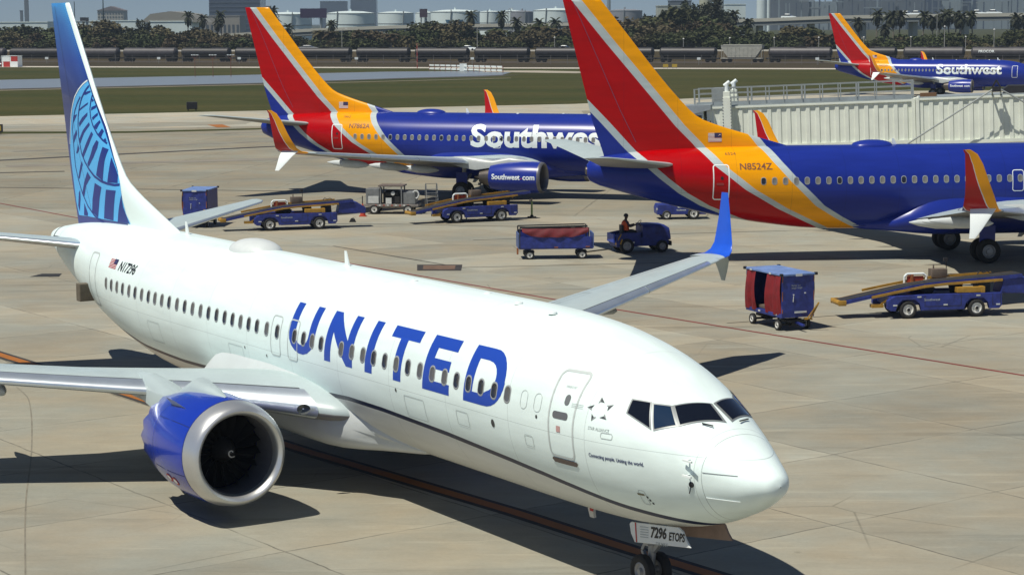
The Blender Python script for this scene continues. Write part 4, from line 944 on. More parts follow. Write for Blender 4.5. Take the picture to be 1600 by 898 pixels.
GREEN = mat('faded lime', (.22, .30, .10), .6)

def vehicle_text(nm, body, box, y, m, par, bold=.01):
    decal(nm, text_bm(body, box, bold), lambda s_, t_: Vector((s_, y-.006, t_)), m, par, 5)
def belt_loader(label, loc, rz, tilt=0.0, housing=True):
    t = thing('belt_loader', label, 'belt loader', loc, rz, 'belt loaders on the apron')
    # chassis with wheel arches
    poly = [(-2.2, .40), (-2.05, .30)]
    for cx in (-1.36, 1.36):
        poly += [(cx-.50, .30)] + [(cx+.50*math.cos(R(a)), .34+.43*math.sin(R(a))) for a in (180, 150, 120, 60, 30, 0)] + [(cx+.50, .30)]
    poly += [(2.25, .30), (2.36, .42), (2.36, .90), (-.6, .90), (-1.9, .86), (-2.2, .70)]
    mb = MB(); mb.prism(poly, -.90, -.72); mb.prism(poly, .72, .90); mb.box((.1, 0, .66), (4.3, 1.44, .34))
    ch = mb.build('chassis', GB, t, bevel=.018)
    for sx in (-1.36, 1.36):
        for sy in (-.80, .80): wheel('wheel', ch, (sx, sy, .34), .34, .22, GRIM, 20, .62)
    mb = MB()
    for x, z in ((-1.9, .52), (-.95, .82), (.1, .50), (1.4, .82), (2.2, .46)): mb.box((x, -.905, z), (.16, .012, .05))
    mb.build('reflector', GWH, ch)
    for x0, x1 in ((-.72, .72), (1.98, 2.3)):
        mb = MB()
        for a, b in (((x0, .45), (x1, .45)), ((x1, .45), (x1, .86)), ((x0, .86), (x0, .45))): mb.bar((a[0], -.902, a[1]), (b[0], -.902, b[1]), .006, .018)
        mb.build('panel_seam', GDK, ch)
    mb = MB(); mb.box((0, -.84, .34), (1.5, .1, .10)); mb.build('side_step', GDK, ch)
    vehicle_text('side_lettering', 'Southwest', (-.75, .66, -.12, .76), -.90, M_GREYM, ch)
    # conveyor
    pl = [(-3.86, .60), (-3.06, .76), (-1.06, 1.14), (-.06, 1.26), (1.2, 1.34), (2.54, 1.42+tilt), (3.35, 1.48+tilt)]
    mb = MB(); up = [(x, z+.06) for x, z in pl]; dn = [(x, z-.10) for x, z in pl[::-1]]
    mb.prism(up+dn, -.36, .36); belt = mb.build('conveyor', GBELT, t)
    for sy in (-1, 1):
        mb = MB()
        for a, b in zip(pl[:-1], pl[1:]): mb.bar((a[0], sy*.42, a[1]-.02), (b[0], sy*.42, b[1]-.02), .09, .13)
        mb.build('side_rail', GB if sy < 0 else GY, belt)
        mb = MB(); q = [(-2.7, .78), (-1.8, .94), (-.6, 1.14), (.3, 1.22), (2.5, 1.32+tilt)]
        for a, b in zip(q[:-1], q[1:]): mb.bar((a[0], sy*.56, a[1]+(.02 if sy < 0 else .16)), (b[0], sy*.56, b[1]+(.02 if sy < 0 else .16)), .06, .09)
        for x, z in ((-1.8, .9), (-.6, 1.1), (.9, 1.2), (2.2, 1.26)): mb.bar((x, sy*.5, z), (x, sy*.56, z+.1), .05)
        mb.build('handrail', GY, belt)
    mb = MB(); mb.lathe([(-.42, .02), (-.42, .10), (.42, .10), (.42, .02)], (-3.9, 0, .60), (0, 1, 0), 12); mb.box((-3.82, -.45, .60), (.3, .1, .2)); mb.box((-3.82, .45, .60), (.3, .1, .2)); mb.build('bumper', GY, belt, bevel=.02)
    if housing: mb = MB(); mb.prism([(2.5, .80), (4.05, .76), (4.05, 1.08), (3.55, 1.40+tilt), (2.62, 1.34+tilt)], -.40, .40); mb.build('drive_housing', GB, t, bevel=.03)
    mb = MB(); mb.box((1.15, -.66, 1.02), (1.1, .3, .20)); mb.box((1.62, -.66, 1.02), (.16, .34, .24)); mb.build('lift_arm', GY, t, bevel=.012)
    mb = MB(); mb.box((-2.45, -.4, .46), (.45, .3, .12)); mb.bar((-2.3, -.4, .5), (-2.0, -.4, .7), .06); mb.build('tow_step', GY, t)
    for q in (((-.4, 0, .84), (-.2, 0, 1.16)), ((.9, 0, .84), (.8, 0, 1.24))):
        mb = MB(); mb.bar(q[0], q[1], .14, .5); mb.build('lift_frame', GDK, t)
    mb = MB(); mb.box((1.9, 0, 1.02), (.5, .5, .4)); mb.build('hydraulic_box', GDK, t)
    # operator seat with its guard hoop, engine cover, mirror
    mb = MB(); mb.box((-.5, .66, 1.0), (.6, .4, .22)); mb.box((-.72, .66, 1.28), (.12, .4, .45)); seat = mb.build('seat', GRUST, t, bevel=.03)
    mb = MB(); hp = [(-1.02, 1.05), (-1.02, 1.42), (-.92, 1.52), (-.26, 1.52), (-.14, 1.42), (-.14, 1.05)]
    mb.tube([(x, .52, z) for x, z in hp], .045, 8); mb.build('guard_hoop', M_WHITE, t)
    mb = MB(); mb.box((-.58, .54, 1.30), (.66, .03, .26)); mb.build('hoop_panel', mat('red placard', (.42, .05, .02), .5), t)
    mb = MB(); mb.box((.38, .66, 1.52), (.62, .42, .32)); mb.box((.38, .66, 1.25), (.5, .36, .3)); mb.cyl((.2, .66, 1.66), (.2, .66, 1.82), .03); mb.build('engine_cover', GTAN, t, bevel=.02)
    mb = MB(); mb.cyl((.72, .66, 1.1), (.72, .66, 2.0), .018, n=6); mb.box((.68, .66, 2.02), (.16, .1, .14)); mb.build('mirror', GDK, t)
    mb = MB(); mb.tube([(1.75, .1, 1.5+tilt), (1.85, .1, 1.62+tilt), (2.0, .1, 1.55+tilt), (2.15, .1, 1.6+tilt), (2.3, .1, 1.52+tilt)], .02, 6); mb.build('hose', GDK, t)
    return t
def mid(u0, v0, u1, v1, back):
    a, b = gpt(u0, v0), gpt(u1, v1); d = (b-a); h = math.atan2(d.y, d.x)
    return (a+b)/2 + Vector((-math.sin(h), math.cos(h), 0))*back, h
p, h = mid(1416, 498, 1530, 494, .85)
belt_loader('blue and yellow belt loader at the right edge, nearest the camera', (p.x, p.y, 0), R(10))
p, h = mid(421, 361, 502, 358, .85)
belt_loader('blue and yellow belt loader just beyond the white airliner tail', (p.x, p.y, 0), R(16))
p, h = mid(713, 349, 787, 345, .85)
belt_loader('blue and yellow belt loader under the wing of the left blue airliner', (p.x, p.y, 0), R(24), .06, False)

def cart_wheels(t, L_, W_, r=.22, front=True):
    for sx in (-1, 1):
        mb = MB(); mb.bar((sx*L_, -W_, r), (sx*L_, W_, r), .07); mb.box((sx*L_, 0, r+.13), (.5, W_*1.1, .1)); mb.box((sx*L_, 0, r+.05), (.35, .3, .2))
        ax = mb.build('axle', GDK, t)
        for sy in (-1, 1): wheel('wheel', ax, (sx*L_, sy*W_, r), r, .14, GRIM, 18, .62)
def baggage_van(label, loc, rz, solid=False):
    """covered baggage cart: x forward (drawbar end), open curtained sides"""
    t = thing('baggage_cart', label, 'baggage cart', loc, rz, 'covered baggage carts')
    mb = MB(); mb.box((0, 0, .56), (2.62, 1.36, .14)); fl = mb.build('floor', GB, t, bevel=.01)
    for sx in (-1, 1):
        mb = MB(); mb.box((sx*1.28, 0, 1.32), (.06, 1.34, 1.40)); e = mb.build('end_panel', GB, t, bevel=.008)
        mb = MB()
        for sy in (-1, 1):
            for z0, z1 in ((.66, .8), (1.1, 1.45), (1.78, 2.0)): mb.box((sx*1.312, sy*.655, (z0+z1)/2), (.012, .03, z1-z0))
        mb.build('worn_edge', GRUST, e)
    mb = MB(); mb.box((0, 0, 2.05), (2.70, 1.42, .07)); rf = mb.build('roof', GBL, t, bevel=.015)
    mb = MB()
    for sx in (-1, 1):
        for sy in (-1, 1): mb.box((sx*1.33, sy*.72, 2.06), (.10, .10, .10))
    mb.build('corner_bumper', GDK, rf)
    mb = MB(); mb.box((1.36, 0, 2.04), (.02, .26, .09)); mb.box((1.325, .1, .68), (.015, .5, .07)); mb.box((.5, -.715, 2.04), (.14, .015, .06)); mb.box((-.9, -.715, 2.04), (.14, .015, .06)); mb.box((.9, -.69, .58), (.14, .015, .06)); mb.box((-.3, -.69, .58), (.14, .015, .06)); mb.build('reflector', GWH, t)
    if solid:
        mb = MB(); mb.box((0, .68, 1.32), (2.5, .05, 1.38)); mb.build('side_panel', GB, t, bevel=.008)
    for sy in (-1,) if solid else (-1, 1):
        for x0, x1 in ((-1.25, -.55), (.25, 1.24)):
            mb = MB(); rows = []
            nn_ = 22
            for j in range(9):
                z = 2.0 - 1.42*j/8; row = []
                for i in range(nn_):
                    f = i/(nn_-1); x = x0+(x1-x0)*f; row.append((x, sy*(.68+.05*(math.sin(f*9+j*.25+x0)+.5*math.sin(f*21+1.3*j*.2))*(.3+.7*j/8) + (.07*math.sin(math.pi*j/8))), z))
                rows.append(row)
            mb.grid(rows); c = mb.build('curtain', GRED, t)
    mb = MB(); mb.box((0, .2, 1.32), (2.5, .04, 1.36)); mb.build('inner_partition', GDK, t)
    mb = MB(); mb.box((-.45, -.25, .70), (.9, .5, .10)); mb.build('cargo_shelf', GTAN, t)
    cart_wheels(t, .92, .60, .20)
    mb = MB(); mb.bar((1.1, 0, .30), (1.75, 0, .24), .07); mb.build('turntable_frame', GB, t)
    mb = MB(); mb.bar((1.42, .45, .42), (1.72, .62, 1.05), .05); mb.bar((1.42, .30, .42), (1.72, .62, 1.05), .04); mb.bar((1.30, .28, .42), (1.5, .5, .42), .05); mb.build('drawbar', GY, t)
    d = lambda b, y0, y1, z0, z1, m_: decal('panel_lettering', text_bm(b, (y0, z0, y1, z1)), lambda s_, t_: Vector((1.316, s_, t_)), m_, t, 5)
    d('Ramp use', -.28, .1, 1.62, 1.69, M_GREYM); d('cargo range', -.28, .16, 1.52, 1.59, M_GREYM)
    mb = MB(); mb.bar((1.33, -.2, 1.3), (1.33, -.22, 1.06), .02); mb.box((1.33, -.2, 1.32), (.04, .04, .04)); mb.box((1.33, .28, 1.37), (.04, .05, .04)); mb.build('latch', GWH, t)
    return t
baggage_van('blue covered baggage cart with open red curtains near the red line', (9.86, 76.05, 0), R(-67))
baggage_van('blue covered baggage cart behind the white airliner tail', (-17.3, 115.4, 0), R(-95), True)

# open baggage dolly with a rolled red cover
t = thing('baggage_dolly', 'blue open baggage dolly with a red cover, hitched behind the tractor', 'baggage dolly', (2.05, 98.7, 0), R(4)); t.scale = (1, 1, .88)
mb = MB(); mb.box((0, 0, .62), (3.5, 1.4, .12)); mb.build('deck', GB, t, bevel=.01)
mb = MB(); mb.box((0, -.69, .92), (3.4, .05, .62)); mb.build('side_panel', GB, t, bevel=.01)
mb = MB(); mb.box((0, .69, 1.05), (3.4, .05, .9)); mb.build('side_panel', GB, t, bevel=.01)
for sx in (-1, 1):
    mb = MB(); mb.prism([(sx*1.74, .6), (sx*1.80, .6), (sx*1.80, 1.4), (sx*1.74, 1.4)], -.7, .7); mb.build('end_panel', mat('pale blue panel', (.07, .11, .26), .5, 0, .2, 3), t, bevel=.01)
mb = MB(); rows = []
for j in range(8):
    row = []
    for i in range(30):
        f = i/29; x = -1.62+3.16*f; sag = .30*(1-(2*f-1)**4)
        row.append((x, -.60-.16*math.sin(math.pi*.55*j/7)+.03*math.sin(f*23+j*.7)*(j/7), 1.72 - (j/7)*(.22+sag) + .012*math.sin(f*31+j)))
    rows.append(row)
mb.grid(rows); mb.build('cover', mat('dark red cover', (.13, .009, .014), .7, 0, .3, 3), t)
mb = MB(); mb.bar((-1.72, .62, 1.70), (1.5, .62, 1.76), .06); mb.bar((-1.72, -.60, 1.72), (1.5, -.60, 1.78), .09); mb.bar((-1.72, -.68, .6), (-1.72, -.68, 1.68), .06); mb.bar((1.55, -.68, .6), (1.55, -.68, 1.70), .05); mb.bar((-1.72, .66, .6), (-1.72, .66, 1.7), .06); mb.bar((1.55, .66, .6), (1.55, .66, 1.76), .05); mb.build('cover_frame', GDK, t)
mb = MB(); mb.box((-1.82, -.55, .45), (.08, .1, .34)); mb.box((0, -.72, .66), (.18, .02, .05)); mb.box((1.5, -.72, .68), (.2, .02, .05)); mb.build('tail_marker', GRUST, t)
cart_wheels(t, 1.25, .58, .23)
mb = MB(); mb.bar((1.5, 0, .3), (2.75, .25, .42), .06); mb.build('drawbar', GDK, t)

# baggage tractor and its driver
TR = thing('baggage_tractor', 'dark blue baggage tractor with its driver, towing the open dolly', 'baggage tractor', (6.25, 101.3, 0), R(14))
body = [(-1.35, .30), (1.35, .34), (1.36, .62), (1.30, .95), (1.05, 1.12), (-.05, 1.18), (-.12, .86), (-1.35, .86)]
mb = MB(); mb.prism([(-1.35, .30), (1.30, .34), (1.30, .72), (-1.35, .80)], -.62, .62); mb.build('chassis', GB, TR, bevel=.03)
mb = MB(); rows = []
for x, h_, w_ in ((-.02, 1.20, .60), (.5, 1.20, .62), (1.1, 1.16, .60), (1.36, 1.00, .57), (1.42, .70, .54)):
    h_ += .17; rows.append([(x, -w_, .60), (x, -w_*.98, h_-.12), (x, -w_*.82, h_), (x, w_*.82, h_), (x, w_*.98, h_-.12), (x, w_, .60)])
mb.grid(rows); mb.add(rows[-1], [tuple(range(6))]); mb.add(rows[0], [tuple(range(6))]); mb.build('hood', GB, TR, bevel=.02)
mb = MB(); mb.box((1.40, 0, .42), (.12, 1.2, .22)); mb.build('front_bumper', GDK, TR, bevel=.02)
for sy in (-1, 1):
    mb = MB(); mb.prism([(-1.38, .42), (-.15, .42), (-.15, .98), (-.9, 1.0), (-1.38, .92)], sy*.62-.05, sy*.62+.05); mb.build('side_panel', GB, TR, bevel=.02)
mb = MB(); mb.box((-1.45, 0, .72), (.10, 1.1, .42)); mb.build('rear_panel', mat('bright tug blue', (.02, .055, .36), .45, 0, .15, 3), TR, bevel=.015)
mb = MB(); mb.bar((-1.40, -.60, .45), (-1.15, -.70, .95), .06); mb.bar((-1.2, -.70, .45), (-1.1, -.71, .7), .06); mb.build('tow_strap', GY, TR)
mb = MB(); mb.box((-.75, -.22, .84), (.5, .5, .12)); mb.box((-1.0, -.22, 1.10), (.10, .48, .5)); mb.build('seat', GDK, TR, bevel=.03)
mb = MB(); mb.lathe([(-.015, .175), (0, .19), (.015, .175), (0, .16), (-.015, .175)], (-.12, -.22, 1.42), (-.75, 0, .65), 18); mb.bar((-.12, -.22, 1.42), (.06, -.22, 1.15), .04); mb.build('steering_wheel', GDK, TR)
for x, r_ in ((-.85, .36), (.95, .30)):
    for sy in (-1, 1): wheel('wheel', TR, (x if x < 0 else x, sy*.62, r_), r_, .24, mat('dusty rim', (.34, .33, .31), .6, 0, .15, 5), 20, .58)
mb = MB(); mb.box((-.55, -.68, .52), (.16, .012, .07)); mb.build('reflector', GWH, TR)

def skin_mesh(joints, edges, sub=2):
    me = bpy.data.meshes.new('tmp'); me.from_pydata([j[0] for j in joints], edges, [])
    ob = bpy.data.objects.new('tmp', me); C.objects.link(ob)
    md = ob.modifiers.new('s', 'SKIN'); md.use_smooth_shade = True
    for v, j in zip(me.skin_vertices[0].data, joints): v.radius = (j[1], j[2] if len(j) > 2 else j[1])
    me.skin_vertices[0].data[0].use_root = True
    sb = ob.modifiers.new('b', 'SUBSURF'); sb.levels = sub; sb.render_levels = sub
    bpy.context.view_layer.update(); dg = bpy.context.evaluated_depsgraph_get()
    out = bpy.data.meshes.new_from_object(ob.evaluated_get(dg)); bpy.data.objects.remove(ob)
    return out
SKIN = mat('brown skin', (.075, .038, .024), .6); NAVY = mat('dark work trousers', (.022, .022, .03), .8)
J = [((0, 0, .06), .155, .13), ((.01, 0, .22), .14, .11), ((.03, 0, .40), .165, .115), ((.02, 0, .50), .10, .09), ((.04, 0, .58), .05, .05), ((.07, 0, .70), .085, .10), ((.06, 0, .80), .06, .07),
     ((.03, -.19, .46), .062), ((.16, -.25, .26), .047), ((.42, -.16, .33), .035), ((.50, -.13, .36), .03),
     ((.03, .19, .46), .062), ((.16, .25, .26), .047), ((.42, .16, .33), .035), ((.50, .13, .36), .03),
     ((.10, -.10, .03), .10), ((.46, -.13, .05), .075), ((.54, -.13, -.32), .05), ((.66, -.13, -.36), .045),
     ((.10, .10, .03), .10), ((.46, .13, .05), .075), ((.54, .13, -.32), .05), ((.66, .13, -.36), .045)]
E_ = [(0, 1), (1, 2), (2, 3), (3, 4), (4, 5), (5, 6), (3, 7), (7, 8), (8, 9), (9, 10), (3, 11), (11, 12), (12, 13), (13, 14), (0, 15), (15, 16), (16, 17), (17, 18), (0, 19), (19, 20), (20, 21), (21, 22)]
pm = skin_mesh(J, E_); pm.materials.append(SKIN); pm.materials.append(NAVY); pm.materials.append(mat('dark shirt', (.04, .04, .05), .8))
for p_ in pm.polygons:
    c = p_.center; p_.material_index = 1 if (c.z < .14) else (2 if (c.z < .52 and not (c.x > .30)) else 0)
pr = bpy.data.objects.new('person', pm); C.objects.link(pr)
def on_tr(x, y, z):
    a = R(14); return (6.25 + x*math.cos(a) - y*math.sin(a), 101.3 + x*math.sin(a) + y*math.cos(a), z)
pr.location = on_tr(-.82, -.22, .98); pr.rotation_euler = (0, 0, R(14)); pr.scale = (1.08, 1.12, 1.1)
tag(pr, 'person in an orange safety vest seated at the wheel of the baggage tractor', 'person')
mb = MB(); rows = []
for z, a, b in ((.10, .172, .20), (.22, .165, .195), (.36, .185, .235), (.46, .155, .22), (.52, .10, .14)):
    rows.append([(.02+a*math.cos(2*math.pi*i/20), b*math.sin(2*math.pi*i/20), z) for i in range(20)])
mb.grid(rows, closed_u=True); mb.build('safety_vest', GORG, pr)
mb = MB(); mb.lathe([(-.04, .105), (.02, .108), (.07, .085), (.10, .03), (.105, .002)], (.05, 0, .74), (0, 0, 1), 16); mb.build('hair', M_BLACK, pr)
for sy in (-1, 1):
    for k in range(4):
        mb = MB(); x0 = .52; y0 = sy*(.13-.012*k*sy*sy)
        mb.tube([(x0, sy*.13+(.02-.013*k), .37), (x0+.05, sy*.13+(.02-.013*k), .385), (x0+.075, sy*.13+(.02-.013*k), .355)], .009, 6); mb.build('finger', SKIN, pr)
    mb = MB(); mb.tube([(x0-.03, sy*.13-sy*.03, .37), (x0+.02, sy*.13-sy*.05, .39), (x0+.05, sy*.13-sy*.045, .375)], .010, 6); mb.build('thumb', SKIN, pr)

# tow tractor beyond the cropped airliner's belly
t = thing('tow_tractor', 'low blue tow tractor parked under the tail of the cropped airliner', 'tow tractor', (9.55, 118.3, 0), R(4))
mb = MB(); mb.prism([(-1.35, .28), (1.45, .28), (1.45, .72), (1.3, .86), (.2, .9), (.15, .95), (-.15, .95), (-.2, .86), (-1.3, .84), (-1.38, .6)], -.68, .68); mb.build('body', GB, t, bevel=.03)
mb = MB(); mb.box((-.3, 0, 1.0), (.5, 1.0, .12)); mb.box((-.56, 0, 1.18), (.1, 1.0, .4)); mb.build('seat', GDK, t, bevel=.03)
mb = MB(); mb.lathe([(-.015, .175), (0, .19), (.015, .175), (0, .16), (-.015, .175)], (.3, .3, 1.25), (-.75, 0, .65), 18); mb.bar((.3, .3, 1.25), (.45, .3, .9), .04); mb.build('steering_wheel', GDK, t)
for x, r_ in ((-.82, .26), (.72, .34)):
    for sy in (-1, 1): wheel('wheel', t, (x, sy*.66, r_), r_, .22, GRIM, 20, .62)
vehicle_text('side_lettering', 'Southwest', (-.25, .50, .28, .58), -.68, M_WHITE, t); vehicle_text('side_lettering', '404', (-.2, .66, .02, .74), -.68, M_WHITE, t)
mb = MB(); mb.box((-1.35, -.6, .60), (.06, .16, .12)); mb.build('headlight', GWH, t)

# air start / power cart
t = thing('ground_power_cart', 'grey engine cart with open frame standing beyond the belt loaders', 'power cart', (-7.0, 122.3, 0), R(-6))
mb = MB(); mb.box((0, 0, .52), (3.2, 1.3, .14)); mb.box((0, 0, .42), (2.6, .9, .12)); mb.build('chassis', mat('cart frame', (.24, .22, .2), .6, .2, .3, 4), t, bevel=.015)
mb = MB()
for i in range(9): mb.box((-.9+.24*i, -.655, .53), (.10, .012, .08), i % 2)
mb.build('hazard_stripe', [mat('stripe red', (.3, .06, .04), .6), GWH], t)
mb = MB(); mb.box((-1.1, 0, 1.05), (.8, 1.1, .9)); mb.build('side_cabinet', GGR, t, bevel=.03)
mb = MB(); mb.box((-1.05, -.56, .85), (.62, .03, .42)); mb.build('cabinet_door', GWH, t, bevel=.01)
for x in (-.62, .62):
    for y in (-.6, .6):
        mb = MB(); mb.bar((x, y, .58), (x, y, 1.62), .07); mb.build('frame_post', GGR, t)
mb = MB(); mb.box((0, 0, 1.66), (1.5, 1.34, .08)); mb.build('roof', mat('dull brown roof', (.14, .11, .095), .6, 0, .2, 3), t, bevel=.01)
mb = MB(); mb.box((.05, .1, .95), (1.0, .8, .65)); mb.cyl((-.35, -.2, 1.2), (.4, -.2, 1.2), .2, n=12); mb.cyl((.1, -.35, .7), (.1, .3, .7), .26, n=14); mb.box((.35, -.4, .85), (.3, .2, .4)); mb.build('engine', GDK, t)
mb = MB(); mb.box((-.15, -.5, .78), (.34, .12, .34)); mb.cyl((.1, -.52, 1.22), (.1, -.40, 1.22), .12, n=14); mb.build('gauge_box', GWH, t)
mb = MB(); mb.box((1.05, 0, .95), (.75, 1.1, .7)); mb.build('pump_cabinet', GGR, t, bevel=.03)
mb = MB(); mb.tube([(1.25, -.5, 1.15)] + [(1.45+.18*math.cos(R(a)), -.5, 1.15+.22*math.sin(R(a))) for a in range(150, -110, -20)], .05, 8); mb.build('hose', GWH, t)
for x in (-1.0, 1.0):
    for sy in (-1, 1): wheel('wheel', t, (x, sy*.58, .29), .29, .18, GRIM, 18, .6)
mb = MB(); mb.bar((1.6, 0, .42), (2.5, -.1, .28), .06); mb.build('drawbar', GDK, t)
mb = MB(); mb.bar((-1.75, -.3, .3), (-1.75, -.3, 1.05), .05); mb.bar((-1.75, -.3, .4), (-1.6, -.3, .48), .05); mb.build('outrigger', GDK, t)
# ladder
t = thing('step_ladder', 'grey tubular step ladder standing beside the engine cart', 'ladder', (-4.75, 124.0, 0), R(10))
for x in (-.33, .33):
    mb = MB(); mb.tube([(x, -.5, 0), (x, .15, 1.55), (x, .25, 1.62), (x, .42, 1.5), (x, .60, 0)], .025, 6); mb.build('side_rail', GGR, t)
for k in range(6):
    mb = MB(); f = .12+.14*k; mb.box((0, -.5+.65*f, 1.55*f), (.66, .14, .03)); mb.build('step', GGR, t)
mb = MB(); mb.bar((-.33, .2, 1.6), (.33, .2, 1.6), .03); mb.bar((-.33, .5, .9), (.33, .5, .9), .025); mb.build('cross_bar', GGR, t)
# seat stand with white hoop near the main wheel
t = thing('service_stool', 'reddish service stand with a white hoop beside the left airliner main wheel', 'service stand', (-2.95, 118.0, 0), R(8))
mb = MB(); mb.box((0, 0, .85), (.9, .5, .8)); mb.build('cabinet', mat('dull red cabinet', (.2, .06, .045), .6, 0, .2, 3), t, bevel=.03)
mb = MB(); mb.tube([(-.45, -.35, 0), (-.45, -.35, 1.05), (.35, -.35, 1.05), (.35, -.35, 0)], .03, 7); mb.build('hoop', M_WHITE, t)
mb = MB(); mb.bar((-.4, .2, 0), (-.4, .2, .5), .06); mb.bar((.4, .2, 0), (.4, .2, .5), .06); mb.build('stand_leg', GDK, t)
# cone, chock, marker post, far objects on the grass
p = gpt(567, 338); mb = MB(); mb.box((0, 0, .025), (.42, .42, .05)); mb.lathe([(.05, .17), (.45, .09), (.72, .035), (.73, .001)], (0, 0, 0), (0, 0, 1), 16)
o = mb.build('traffic_cone', mat('weathered cone', (.42, .05, .02), .6, 0, .2, 3)); o.location = p; tag(o, 'red traffic cone standing beside the engine cart', 'traffic cone')
p = gpt(551, 347); mb = MB(); mb.prism([(-.2, 0), (.2, 0), (.1, .2), (-.1, .2)], -.1, .1); mb.bar((-.08, 0, .2), (.08, 0, .25), .03)
o = mb.build('wheel_chock', GDK, bevel=.01); o.location = p; tag(o, 'black wheel chock lying alone on the apron', 'wheel chock')
p = gpt(831, 341); t = thing('marker_stand', 'pale green marker post on a dark base below the left airliner engine', 'post', p)
mb = MB(); mb.box((0, 0, .05), (.5, .4, .10)); mb.cyl((0, 0, .1), (0, 0, .2), .12, .07, 12); mb.build('base', GDK, t)
mb = MB(); mb.cyl((0, 0, .15), (0, 0, .98), .06, .05, 10); mb.build('post', GREEN, t)
mb = MB(); mb.cyl((0, 0, .98), (0, 0, 1.15), .035, n=8); mb.bar((-.15, 0, 1.02), (0, 0, 1.02), .06); mb.build('head', GTAN, t)

# ---------------------------------------------------------------- jet bridge
t = thing('jet_bridge', 'white corrugated passenger jet bridge with roof railings behind the cropped airliner', 'jet bridge', (12.4, 131.8, 0), R(-13))
t.rotation_euler = (0, R(-2.4), R(-13))
JW = mat('jet bridge white', (.72, .76, .66), .5, 0, .08, .8); JR = mat('roof grey', (.30, .34, .35), .5, .2, .12, 1.5); JG = mat('galvanised rail', (.36, .39, .38), .45, .5, .1, 4)
def corr(nm, x0, x1, y0, z0, z1, m_, par, pitch=.60, dep=.075):
    mb = MB(); P0 = []; x = x0
    while x < x1-.01:
        for f, d in ((0, 0), (.10, 0), (.18, dep), (.55, dep), (.63, 0)):
            if x+f*pitch <= x1: P0.append((x+f*pitch, y0-d))
        x += pitch
    P0.append((x1, y0)); n_ = len(P0)
    vs = [(a, b, z0) for a, b in P0] + [(a, b, z1) for a, b in P0]
    mb.add(vs, [(i, i+1, n_+i+1, n_+i) for i in range(n_-1)]); return mb.build(nm, m_, par, fix=False)
def tunnel(nm, x0, x1, y0, y1, z0, z1):
    mb = MB(); mb.box(((x0+x1)/2, (y0+y1)/2, (z0+z1)/2), (x1-x0-.1, y1-y0, z1-z0-.1)); b_ = mb.build(nm, JW, t)
    corr('corrugated_wall', x0, x1, y0-.01, z0+.22, z1-.10, JW, b_)
    for z, h_ in ((z0+.1, .22), (z1-.04, .12)):
        mb = MB(); mb.box(((x0+x1)/2, y0-.07, z), (x1-x0, .16, h_)); mb.box(((x0+x1)/2, y1+.05, z), (x1-x0, .16, h_)); mb.build('edge_beam', JW, b_, bevel=.01)
    for x in (x0, x1):
        mb = MB(); mb.box((x, (y0+y1)/2, (z0+z1)/2), (.22, y1-y0+.35, z1-z0+.14)); mb.build('end_frame', JW, b_, bevel=.015)
    mb = MB(); mb.box(((x0+x1)/2, (y0+y1)/2, z1+.05), (x1-x0-.1, y1-y0+.12, .10)); mb.build('roof_deck', JR, b_)
    return b_
ta = tunnel('inner_tunnel', .3, 13.0, 0, 2.6, 3.05, 5.72)
tb = tunnel('outer_tunnel', 13.25, 31, -.15, 2.9, 2.95, 5.78)
mb = MB(); mb.box((-1.6, 1.1, 4.3), (3.2, 3.0, 3.0)); cab = mb.build('cab', JW, t, bevel=.05)
mb = MB(); mb.box((-1.2, -.42, 4.75), (2.2, .06, 1.0)); mb.build('cab_window', M_GLASS, cab)
mb = MB(); mb.prism([(-1.4, 5.2), (.5, 5.6), (.5, 5.9), (-1.4, 5.9)], -.55, 2.2); mb.build('canopy_rail', JR, cab)
mb = MB(); mb.tube([(.0, -.5, 5.0), (-.1, -.6, 4.6), (.15, -.6, 4.2), (.25, -.55, 4.7), (.4, -.6, 4.3), (.45, -.5, 4.9)], .035, 6); mb.build('cable_loop', M_BLACK, cab)
# railing along the roof
for yy in (.25, 2.3):
    r_ = MB()
    for z in (6.25, 6.55, 6.88): r_.bar((-.6, yy, z), (12.9, yy, z), .045)
    ra = r_.build('railing', JG, t)
    for k in range(13):
        mb = MB(); x = -.6+13.5*k/12; mb.bar((x, yy, 5.8), (x, yy, 6.9), .06 if k % 3 else .10); mb.build('railing_post', JG, ra)
mb = MB(); mb.box((6.2, 1.3, 5.86), (13.4, 1.9, .06)); mb.box((6.2, .3, 5.94), (13.4, .05, .22)); mb.build('roof_walkway', JR, t)
mb = MB(); mb.box((.9, 1.2, 6.4), (.8, .9, 1.0)); mb.build('control_cabinet', JG, t, bevel=.02)
for yy in (-.55, 3.1):                                       # lift columns
    mb = MB(); mb.box((1.55, yy, 3.7), (.52, .5, 5.3)); mb.box((1.55, yy, 6.45), (.42, .40, .5)); co = mb.build('lift_column', JW, t, bevel=.02)
    mb = MB(); mb.cyl((1.55, yy, 6.7), (1.55, yy, 7.15), .13, n=14); mb.cyl((1.4, yy, 7.05), (1.75, yy, 7.3), .12, n=12); mb.build('lift_motor', M_WHITE, co)
    mb = MB()
    for k in range(12): mb.box((1.30, yy-.26, 4.2+.19*k), (.06, .02, .07)); mb.box((1.80, yy-.26, 4.2+.19*k), (.06, .02, .07))
    mb.build('column_bolt', GGR, co)
    for sx in (-1, 1): wheel('wheel', co, (1.55+sx*.7, yy, .5), .5, .35, GGR, 20)
    mb = MB(); mb.box((1.55, yy, .62), (1.7, .3, .4)); mb.bar((1.55, yy, .7), (1.55, yy, 1.2), .4); mb.build('bogie', JG, co)
mb = MB(); mb.box((1.55, 1.3, 2.75), (.5, 3.9, .4)); mb.build('cross_beam', JW, t, bevel=.02)
